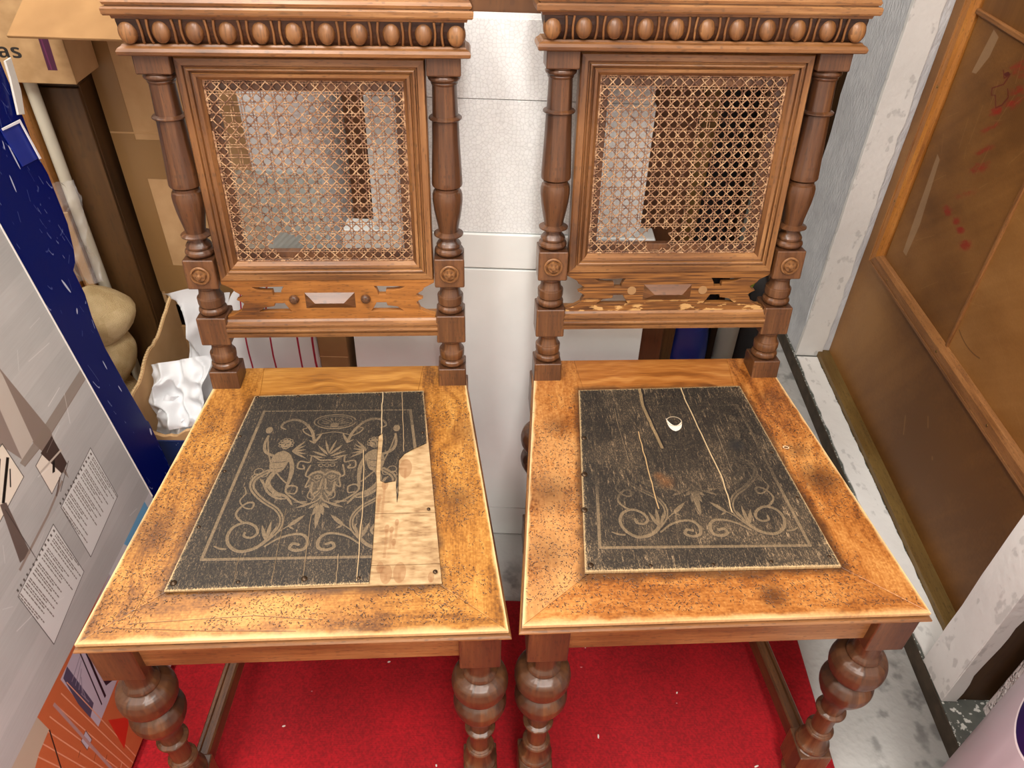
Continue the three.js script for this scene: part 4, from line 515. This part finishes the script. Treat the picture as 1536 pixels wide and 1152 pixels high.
  const tab = plate([[-935, 843], [-974, 839], [-978, 786], [-941, 791]].map(([z, s]) => [L(z / 1000), s / 1000]), 0, 0.0012, 0.0003).rotateY(-Math.PI / 2).translate(0.1622, 0, 0); mesh('torn_tab', tab, std({ color: 0x10288a, roughness: 0.35 }), t); mesh('torn_edge', plate([[-934, 844.5], [-975, 840.5], [-979, 785], [-975, 786], [-972, 837], [-934.5, 841.5]].map(([z, s]) => [L(z / 1000), s / 1000]), 0, 0.0012, 0.0003).rotateY(-Math.PI / 2).translate(0.1655, 0, 0), std({ color: 0xe6e6ee, roughness: 0.8 }), t);
  mesh('white_edge', boxAt(0.1602, 0.1612, 0.25, 1.02, L(zF) - 0.0012, L(zF) + 0.0012, 0.0003), std({ color: 0xf2f0ee, roughness: 0.6 }), t);
  const fl = plate([[-1000, 906], [-994, 886], [-976, 846], [-988, 842], [-1003, 868], [-1014, 906]].map(([z, s]) => [L(z / 1000), s / 1000]), 0, 0.003, 0.0005).rotateY(-Math.PI / 2).translate(0.166, 0, 0); mesh('inner_flap', fl, std({ color: 0xc9c5bd, roughness: 0.8 }), t);
}
const box = (name, label, cat, x0, x1, y0, y1, z0, z1, m, grain = 'y', r = 0.003) => { const t = thing(name, label, cat, [(x0 + x1) / 2, y0, (z0 + z1) / 2]); mesh('body', uvBox(boxAt(x0 - x1, x1 - x0, 0, (y1 - y0) * 2, z0 - z1, z1 - z0, r * 2).scale(0.5, 0.5, 0.5), grain), m, t); return t; };
{ // dark cabinet and the timbers leaning on it
  const t = thing('cabinet', 'dark brown wooden cabinet behind the blue carton end, a printed box on top', 'cabinet', [-0.9, 0, -1.36]);
  mesh('carcass', uvBox(boxAt(-0.2, 0.206, 0.03, 0.824, -0.15, 0.145, 0.003), 'y'), M.darkbrown, t); mesh('top', uvBox(boxAt(-0.203, 0.208, 0.824, 0.843, -0.153, 0.155, 0.003), 'x'), M.darkbrown, t); mesh('door', uvBox(boxAt(-0.198, 0.2055, 0.034, 0.82, 0.144, 0.152, 0.002), 'y'), M.darkbrown, t); mesh('plinth', uvBox(boxAt(-0.19, 0.19, 0, 0.03, -0.14, 0.13, 0.002), 'x'), M.darkbrown, t);
  const pipe = tag(mesh('pipe', new THREE.CylinderGeometry(0.0095, 0.0095, 0.838, 20).translate(-0.757, 0.419, -1.192), std({ color: 0xcfc9b6, roughness: 0.6 })), 'pale cream plastic pipe standing upright against the dark cabinet', 'pipe');
  const wm = std({ ...woodTex(25, [[104, 62, 20], [138, 88, 34], [152, 102, 44], [168, 118, 58]], 256, 512, [0.1, 0.5]) });
  tag(mesh('wooden_lath', uvBox(boxAt(-0.785, -0.768, 0, 0.838, -1.197, -1.176, 0.002), 'y'), wm), 'narrow orange brown wooden lath beside the cream pipe', 'lath');
  tag(mesh('wooden_lath', uvBox(boxAt(-0.806, -0.787, 0, 0.836, -1.197, -1.17, 0.002), 'y'), wm), 'wider orange brown wooden lath left of the narrow one, nearest the blue carton', 'lath');
  tag(mesh('cardboard_strip', uvBox(boxAt(-0.757, -0.742, 0.3, 0.625, -1.18, -1.176, 0.001).translate(-0.017, 0, 0.01), 'y'), M.cardIn), 'short pale cardboard strip behind the blue carton edge', 'cardboard');
}
{ // printed box on the cabinet
  const t = thing('cardboard_box', 'brown cardboard box lettered as, on the dark cabinet, glossy tape and purple stripe', 'box', [-0.83, 0.843, -1.26]);
  const N = 1024, [c, x] = canvas(N, 512); const im = x.createImageData(N, 512); for (let j = 0; j < 512; j++) for (let i = 0; i < N; i++) { const v = fbm(i * 0.02, j * 0.02, 256, 256, 4), q = (j * N + i) * 4, cc = ramp([[160, 124, 80], [178, 142, 98], [192, 156, 110]], v); im.data[q] = cc[0]; im.data[q + 1] = cc[1]; im.data[q + 2] = cc[2]; im.data[q + 3] = 255; } x.putImageData(im, 0, 0);
  const w = 0.33, h = 0.132, U = (m) => (m + 0.166) / w * N, V = (m) => 512 - m / h * 512;
  x.fillStyle = '#17110d'; x.font = 'bold 108px sans-serif'; x.textAlign = 'right'; x.fillText('as', U(0.098), V(0.036)); x.textAlign = 'left';
  x.fillStyle = '#4a1238'; x.save(); x.translate(U(0.128), V(0.02)); x.transform(1, 0, -0.03, 1, 0, 0); x.fillRect(0, -512, 44, 512); x.restore(); x.fillStyle = '#6a2452'; x.fillRect(U(0.128) + 14, V(0.08), 7, 230);
  const r = rng(17); for (let i = 0; i < 240; i++) { x.fillStyle = `rgba(245,232,208,${0.1 + 0.35 * r()})`; x.beginPath(); x.ellipse(U(-0.12 + 0.2 * r()), V(0.07 + 0.06 * r()), 2 + 5 * r(), 4 + 20 * r(), (r() - 0.5), 0, 7); x.fill(); }
  const pm = std({ map: canvasTex(c), roughness: 0.5 }); const g = clean(boxAt(-0.166, 0.164, 0, 0.132, 0.096, 0.1, 0.001)); { const p = g.attributes.position, uv = g.attributes.uv; for (let i = 0; i < p.count; i++) uv.setXY(i, (p.getX(i) + 0.166) / w, p.getY(i) / h); }
  mesh('body', uvBox(boxAt(-0.166, 0.164, 0, 0.132, 0.02, 0.097, 0.003), 'x'), M.card, t); mesh('printed_front', g, pm, t);
}
{ // tall carton with an open lid flap
  const t = thing('cardboard_box', 'tall plain brown cardboard box taped at the bottom, open flap above', 'box', [-0.58, 0.387, -1.36]);
  mesh('body', uvBox(boxAt(-0.108, 0.12, 0, 0.648, -0.1, 0.11, 0.003), 'y'), M.card, t);
  mesh('seam', uvBox(boxAt(-0.108, 0.12, 0.345, 0.348, 0.11, 0.1108, 0.0003), 'x'), M.cardIn, t);
  const tape = phys({ color: 0x8f6c42, roughness: 0.4 });
  mesh('tape', boxAt(-0.108, -0.068, 0.03, 0.63, 0.1102, 0.1107, 0.0002), tape, t); mesh('tape', boxAt(-0.09, 0.06, 0.265, 0.335, 0.1105, 0.1112, 0.0002), tape, t); mesh('tape', boxAt(-0.1, 0.12, 0.0, 0.09, 0.1104, 0.1109, 0.0002), tape, t); mesh('tape', boxAt(-0.03, -0.02, 0.0, 0.05, 0.1109, 0.1114, 0.0002), std({ color: 0xc7a87c, roughness: 0.4 }), t);
  mesh('lid_flap', uvBox(boxAt(-0.091, 0.112, -0.002, 0.002, 0, 0.225, 0.001).rotateX(0.42).translate(0, 0.648, 0.11), 'x'), M.cardDark, t);
  box('cardboard_box', 'darker cardboard box underneath the tall brown box', 'box', -0.685, -0.47, 0, 0.386, -1.46, -1.3, M.cardDark);
}
{ // open crate carton with foam wrapping
  const t = thing('open_carton', 'open cardboard carton with blue front, stuffed with white foam wrap', 'box', [-0.585, 0, -1.1]);
  const X = (v) => v + 0.585, Z = (v) => v + 1.1; const blueF = std({ color: 0x14285a, roughness: 0.4 });
  mesh('base', uvBox(boxAt(X(-0.655), X(-0.51), 0, 0.006, Z(-1.22), Z(-0.985), 0.001), 'x'), M.card, t);
  const wob = (n, x0, x1, y, amp, s) => { const o = []; for (let i = 0; i <= n; i++) { const q = i / n; o.push([mix(x0, x1, q), (typeof y === 'function' ? y(q) : y) + amp * (fbm(q * 5 + s, s, 256, 256, 3) - 0.5)]); } return o; };
  mesh('side_wall', uvBox(plate([[0.235, 0.001], [0, 0.001], ...wob(24, 0, 0.235, (q) => mix(0.43, 0.372, q), 0.02, 4)], 0, 0.007, 0.0008).rotateY(-Math.PI / 2).translate(X(-0.65), 0, Z(-1.22)), 'y'), M.cardIn, t);
  { const pts = []; for (let i = 0; i <= 160; i++) { const q = i / 160; pts.push([mix(0, 0.235, q), mix(0.43, 0.372, q) + 0.0008 + 0.02 * (fbm(q * 5 + 4, 4, 256, 256, 3) - 0.5)]); } const tube = new THREE.TubeGeometry(new THREE.CatmullRomCurve3(pts.map(([z, y], i) => new THREE.Vector3(X(-0.6535) + 0.0022 * (i % 2 ? 1 : -1), y, Z(-1.22) + z))), 320, 0.0012, 5); mesh('corrugated_edge', uvBox(tube, 'z'), std({ color: 0xd8b98a, roughness: 0.9 }), t); }
  mesh('front_wall', uvBox(plate([[-0.145, 0.001], [0, 0.001], ...wob(24, 0, -0.145, (q) => 0.297 + 0.012 * Math.sin(q * 7), 0.02, 9)].map(([x, y]) => [x + X(-0.51), y]).reverse(), Z(-0.99), Z(-0.983), 0.0008), 'x'), M.cardIn, t);
  mesh('blue_front', plate([[X(-0.655), 0.002], [X(-0.51), 0.002], [X(-0.51), 0.272], [X(-0.58), 0.278], [X(-0.655), 0.276]], Z(-0.983), Z(-0.9805), 0.0005), blueF, t);
  mesh('back_wall', uvBox(boxAt(X(-0.65), X(-0.51), 0.001, 0.36, Z(-1.22), Z(-1.214), 0.001), 'x'), M.cardDark, t);
  const foamM = phys({ color: 0xe6e9ec, roughness: 0.5, transmission: 0.25, thickness: 0, sheen: 0.3 });
  const crumple = (w, h, amp, seed, f) => { const g = new THREE.PlaneGeometry(w, h, 48, 48); lift(g, (v) => { const r1 = 1 - Math.abs(2 * fbm(v.x * f + seed, v.y * f * 0.6, 256, 256, 2) - 1), r2 = 1 - Math.abs(2 * fbm(v.x * f * 2.3 + seed + 5, v.y * f * 1.7 + v.x * 9, 256, 256, 2) - 1); const d = amp * (r1 * r1 * 1.6 + 0.7 * r2 * r2); v.x += amp * 0.5 * (fbm(v.y * f + 31, seed, 256, 256, 2) - 0.5); v.z += d; }); return g; };
  const f = thing('foam_wrap', 'crumpled white foam wrapping bulging out of the open carton', 'wrapping', [-0.57, 0.02, -1.08]);
  mesh('sheet', crumple(0.105, 0.5, 0.035, 3, 9).rotateX(-0.12).rotateY(-0.2).translate(0.028, 0.235, -0.055), foamM, f);
  mesh('sheet', crumple(0.11, 0.12, 0.03, 8, 16).rotateX(-0.65).rotateZ(0.25).translate(-0.012, 0.305, 0.02), foamM, f);
  mesh('sheet', crumple(0.11, 0.085, 0.022, 15, 20).rotateX(-0.45).rotateZ(-0.4).translate(-0.012, 0.262, 0.045), foamM, f);
}
{ // beige lumpy sack in a clear bag
  const t = thing('stuffed_cushion', 'beige lumpy stuffed cloth cushion between the blue carton edge and dark cabinet', 'cushion', [-0.742, 0.0, -1.09]);
  const prof = []; for (let i = 0; i <= 60; i++) { const q = i / 60, y = q * 0.53; let r = 0.03 + 0.03 * Math.pow(Math.abs(Math.sin((y - 0.53) * Math.PI / 0.105)), 0.6); if (q > 0.9) r *= Math.sqrt(Math.max(0, (1 - q) / 0.1)); if (!i) r = 0.0001; prof.push([Math.max(r, 0.0001), y]); }
  const g = lift(clean(lathe(prof, 40)), (v) => { const k = 1 + 0.12 * (fbm(v.y * 20, Math.atan2(v.z, v.x) * 2 + 9, 256, 256, 3) - 0.5); v.x *= k; v.z *= k; v.x += 0.022 * Math.sin(v.y * 14 + 0.9); });
  mesh('body', uvBox(toCreasedNormals(g, 1.2), 'y'), noiseMat(0xb79e70, 0xd0ba8e, 20, { roughness: 0.9, bumpMap: dataTex(128, 128, (u, v) => g3(255 * vn(u * 64, v * 64, 64, 64)), false, [0.05, 0.05]), bumpScale: 0.001 }), t);
  mesh('green_patch', new THREE.SphereGeometry(0.03, 20, 14).scale(1, 0.8, 1).translate(0.022, 0.255, 0.028), std({ color: 0x3f5a2a, roughness: 0.9 }), t);
  const b = tag(mesh('plastic_bag', lift(new THREE.PlaneGeometry(0.075, 0.18, 30, 50).translate(-0.735, 0.62, -1.10), (v) => { const f = fbm(v.x * 60, v.y * 30, 256, 256, 3); v.z += 0.05 * (f - 0.5) - 1.0 * (v.x + 0.735) ** 2 * 6; v.x += 0.02 * (fbm(v.y * 22, 5, 256, 256, 2) - 0.5); }), phys({ color: 0xffffff, transmission: 0.82, roughness: 0.18, thickness: 0, ior: 1.4 })), 'clear crinkled plastic bag above the beige stuffed cushion', 'bag');
}
{ // leaning boards behind the chairs
  const lean = -0.0733, grp = (n, l, c) => { const t = thing(n, l, c, [0, 0, -1.017]); t.rotation.x = lean; return t; };
  const t = grp('white_board_unit', 'white smooth flat cabinet front standing between the two chairs', 'cabinet');
  mesh('plinth', uvBox(boxAt(-0.272, 0.216, 0.002, 0.0755, -0.045, -0.002, 0.0015), 'x'), M.white, t);
  mesh('door_panel', uvBox(boxAt(-0.272, 0.216, 0.078, 0.607, -0.045, 0, 0.0015), 'x'), M.white, t);
  mesh('top_rail', uvBox(boxAt(-0.272, 0.216, 0.609, 0.668, -0.045, 0.0, 0.0025), 'x'), M.white, t);
  const e1 = grp('foam_sheet', 'white bubbled polystyrene sheet standing on the white cabinet front, the taller lower one', 'foam sheet'); mesh('sheet', uvBox(boxAt(-0.222, 0.19, 0.669, 0.8705, -0.045, -0.004, 0.001), 'x'), M.eps, e1); e1.position.y += 0; 
  const e2 = grp('foam_sheet', 'white bubbled polystyrene strip lying on top of the taller sheet', 'foam sheet'); mesh('sheet', uvBox(boxAt(-0.22, 0.186, 0.8715, 0.976, -0.045, -0.003, 0.001), 'x'), M.eps, e2);
  const b = grp('wooden_board', 'dark brown wooden board standing behind the white polystyrene sheets', 'board'); mesh('board', uvBox(boxAt(-0.262, 0.262, 0.002, 1.5, -0.068, -0.047, 0.002), 'y'), M.brown, b);
}
{ // white roll, bubble wrap, striped bag, small carton behind the left chair
  const roll = std({ color: 0xf2f2f4, roughness: 0.7, bumpMap: dataTex(128, 128, (u, v) => g3(255 * fbm(u * 12, v * 40, 12, 40, 3)), false, [0.1, 0.1]), bumpScale: 0.001 });
  const pts = []; for (let i = 0; i <= 200; i++) { const a = i / 200 * 26, r = 0.018 + 0.0596 * i / 200; pts.push([r * Math.cos(a), r * Math.sin(a)]); } const inn = pts.slice().reverse().map(([x, y]) => [x * 0.975, y * 0.975]);
  tag(mesh('foam_roll', merge(new THREE.CylinderGeometry(0.078, 0.078, 1.02, 48).translate(0, 0.51, 0), uvBox(plate([...pts, ...inn], 0, 0.006, 0).rotateX(-Math.PI / 2).translate(0, 1.02, 0), 'y')).translate(-0.36, 0.001, -1.2), roll), 'tall white foam roll standing upright behind the cane of the left chair', 'roll');
  tag(mesh('bubble_wrap', lift(new THREE.PlaneGeometry(0.16, 0.2, 50, 60).translate(-0.385, 0.64, -1.108), (v) => { v.z += 0.012 * (fbm(v.x * 14, v.y * 14, 256, 256, 3) - 0.5) + 0.002 * Math.sin(v.x * 600) * Math.sin(v.y * 600); }), phys({ color: 0xe8efec, transmission: 0.55, roughness: 0.25, thickness: 0 })), 'translucent grey bubble wrap draped in front of the white foam roll', 'bubble wrap');
  const N = 512, [c, x] = canvas(N, N); x.fillStyle = '#dcdcdc'; x.fillRect(0, 0, N, N); for (const [u, w] of [[0.1, 8], [0.285, 9], [0.545, 9], [0.82, 9], [0.95, 8]]) { x.fillStyle = '#a01c34'; x.fillRect(u * N, 0, w, N); }
  const g = new THREE.SphereGeometry(1, 48, 32); lift(g, (v) => { const e = (q, p) => Math.sign(q) * Math.pow(Math.abs(q), p); v.x = e(v.x, 0.6) * 0.078; v.y = e(v.y, 0.55) * 0.19; v.z = e(v.z, 0.8) * 0.036; v.z += 0.006 * (fbm(v.x * 50 + 8, v.y * 24, 256, 256, 3) - 0.5); v.x += 0.008 * (fbm(v.y * 20, 3, 256, 256, 2) - 0.5); });
  { const p = g.attributes.position, uv = g.attributes.uv; for (let i = 0; i < p.count; i++) uv.setXY(i, (p.getX(i) + 0.08) / 0.16, (p.getY(i) + 0.2) / 0.4); }
  tag(mesh('striped_sack', g.translate(-0.413, 0.372, -1.058), std({ map: canvasTex(c), roughness: 0.9 })), 'white cloth sack with dark red stripes behind the left chair', 'sack');
  box('wooden_block', 'low dark wooden block that the striped sack rests on', 'block', -0.485, -0.345, 0, 0.18, -1.09, -1.03, M.darkbrown);
  const k = box('cardboard_box', 'small olive brown cardboard box beside the striped sack', 'box', -0.334, -0.284, 0, 0.5, -1.112, -1.045, M.cardDark); mesh('seam', boxAt(-0.025, 0.025, 0.43, 0.4315, 0.0335, 0.0343, 0.0002), M.cardIn, k);
}
{ // dark stored things behind the right chair
  const olive = std({ ...woodTex(27, [[70, 50, 18], [92, 68, 28], [108, 82, 38], [122, 96, 50]], 256, 512, [0.2, 0.6]) });
  tag(mesh('olive_plank', uvBox(boxAt(0.268, 0.292, 0, 1.15, -1.15, -1.135, 0.002), 'y'), olive), 'narrow olive brown plank upright behind the right chair', 'plank');
  const bs = thing('black_case', 'tall black case behind the cane of the right chair', 'case', [0.338, 0, -1.27]); const blk = std({ color: 0x0b0b0d, roughness: 0.55 });
  mesh('body', rbox(0.095, 1.1, 0.1, 0.012, 3).translate(0, 0.551, 0), blk, bs); mesh('strap', rbox(0.012, 0.9, 0.004, 0.001).translate(0.02, 0.55, 0.052), std({ color: 0x1c1c20, roughness: 0.8 }), bs);
  const N = 256, [c, x] = canvas(N, N); x.fillStyle = '#0d2a78'; x.fillRect(0, 0, N, N); const r = rng(88); for (let i = 0; i < 60; i++) { x.strokeStyle = `rgba(${r() < 0.5 ? '210,190,200' : '20,60,150'},${0.2 + 0.4 * r()})`; x.lineWidth = 1 + r() * 2; const a = r() * N, b = r() * N; x.beginPath(); x.moveTo(a, b); x.quadraticCurveTo(a + 10, b - 8, a + 20 * (r() - 0.5), b + 16 * (r() - 0.5)); x.stroke(); }
  const bag = new THREE.SphereGeometry(1, 32, 24); lift(bag, (v) => { const e = (q, p) => Math.sign(q) * Math.pow(Math.abs(q), p); v.x = e(v.x, 0.5) * 0.038; v.y = e(v.y, 0.4) * 0.235; v.z = e(v.z, 0.7) * 0.03; v.z += 0.01 * (fbm(v.x * 60 + 3, v.y * 30, 256, 256, 2) - 0.5); });
  tag(mesh('blue_bag', bag.translate(0.325, 0.237, -1.165), std({ map: canvasTex(c), roughness: 0.4 })), 'dark blue scribbled bag on the floor behind the right chair seat', 'bag');
  tag(mesh('grey_tube', merge(new THREE.CylinderGeometry(0.019, 0.019, 0.95, 24, 1, true).translate(0, 0.475, 0), new THREE.CylinderGeometry(0.015, 0.015, 0.95, 24, 1, true).translate(0, 0.475, 0), new THREE.RingGeometry(0.015, 0.019, 24).rotateX(-Math.PI / 2).translate(0, 0.95, 0)).translate(0.398, 0.001, -1.17), std({ color: 0x8b8d84, roughness: 0.5 })), 'grey plastic tube upright behind the right chair post', 'pipe');
  tag(mesh('brown_panel', uvBox(boxAt(0.39, 0.52, 0, 1.25, -1.36, -1.345, 0.002), 'y'), M.darkbrown), 'dark brown wooden panel upright behind the right chair', 'panel');
  const k = thing('black_backpack', 'black bag with a lime edge behind the right chair splat', 'bag', [0.447, 0, -1.24]); mesh('body', lift(new THREE.SphereGeometry(1, 32, 24), (v) => { const e = (q, p) => Math.sign(q) * Math.pow(Math.abs(q), p); v.x = e(v.x, 0.5) * 0.03; v.y = e(v.y, 0.45) * 0.26; v.z = e(v.z, 0.6) * 0.05; }).translate(0, 0.261, 0), blk, k); mesh('piping', new THREE.TubeGeometry(new THREE.CatmullRomCurve3([[-0.027, 0.2, 0.045], [-0.031, 0.35, 0.042], [-0.027, 0.47, 0.04], [-0.005, 0.525, 0.03]].map((p) => new THREE.Vector3(...p))), 40, 0.004, 8), std({ color: 0x8a9a34, roughness: 0.6 }), k);
  tag(mesh('paper_sheet', boxAt(0.395, 0.47, 0, 0.37, -1.09, -1.086, 0.001), std({ color: 0xd9d8e2, roughness: 0.8 })), 'white card standing low behind the right chair', 'paper');
}
{ // round container at the lower right
  const t = thing('drum', 'pale lilac round plastic drum with a navy disc at the lower right', 'container', [0.697, 0.0, -0.43]);
  const N = 1024, [c, x] = canvas(N, 1024); x.fillStyle = '#bdb3bd'; x.fillRect(0, 0, N, 1024); x.save(); x.translate(0.5 * N, 281); x.fillStyle = '#f0eef2'; x.beginPath(); x.ellipse(0, 0, 82, 122, 0, 0, 7); x.fill(); x.fillStyle = '#1b1650'; x.beginPath(); x.ellipse(0, 0, 77, 115, 0, 0, 7); x.fill(); x.fillStyle = '#cfc8d2'; x.beginPath(); x.ellipse(0, 0, 46, 70, 0, 0, 7); x.fill(); x.restore();
  const prof = [[0.0001, 0.041], [0.09, 0.041], [0.0985, 0.046], [0.1, 0.055], [0.1, 0.62], [0.104, 0.625], [0.104, 0.65], [0.098, 0.655], [0.0001, 0.655]];
  const g = lathe([[0.0001, 0.0], [0.09, 0.0], [0.0985, 0.005], [0.1, 0.012], [0.1, 0.62]], 72); { const p = g.attributes.position, uv = g.attributes.uv; for (let i = 0; i < p.count; i++) { const a = Math.atan2(p.getZ(i), p.getX(i)); uv.setXY(i, ((a / 6.2832 - 0.478 + 2.5) % 1), p.getY(i) / 0.62); } }
  mesh('wall', g, std({ map: canvasTex(c), roughness: 0.35 }), t); mesh('lid', lathe([[0.0001, 0.618], [0.104, 0.618], [0.105, 0.622], [0.105, 0.645], [0.1, 0.65], [0.0001, 0.65]], 72), std({ color: 0xbdb3bd, roughness: 0.35 }), t); mesh('foot_rim', lathe([[0.088, 0], [0.1025, 0], [0.1035, 0.006], [0.1, 0.012], [0.088, 0.012]], 72), std({ color: 0xa9a0aa, roughness: 0.4 }), t);
}
scene.traverse((o) => { if (o.isMesh) { o.castShadow = true; o.receiveShadow = true; } });
renderer.render(scene, camera);
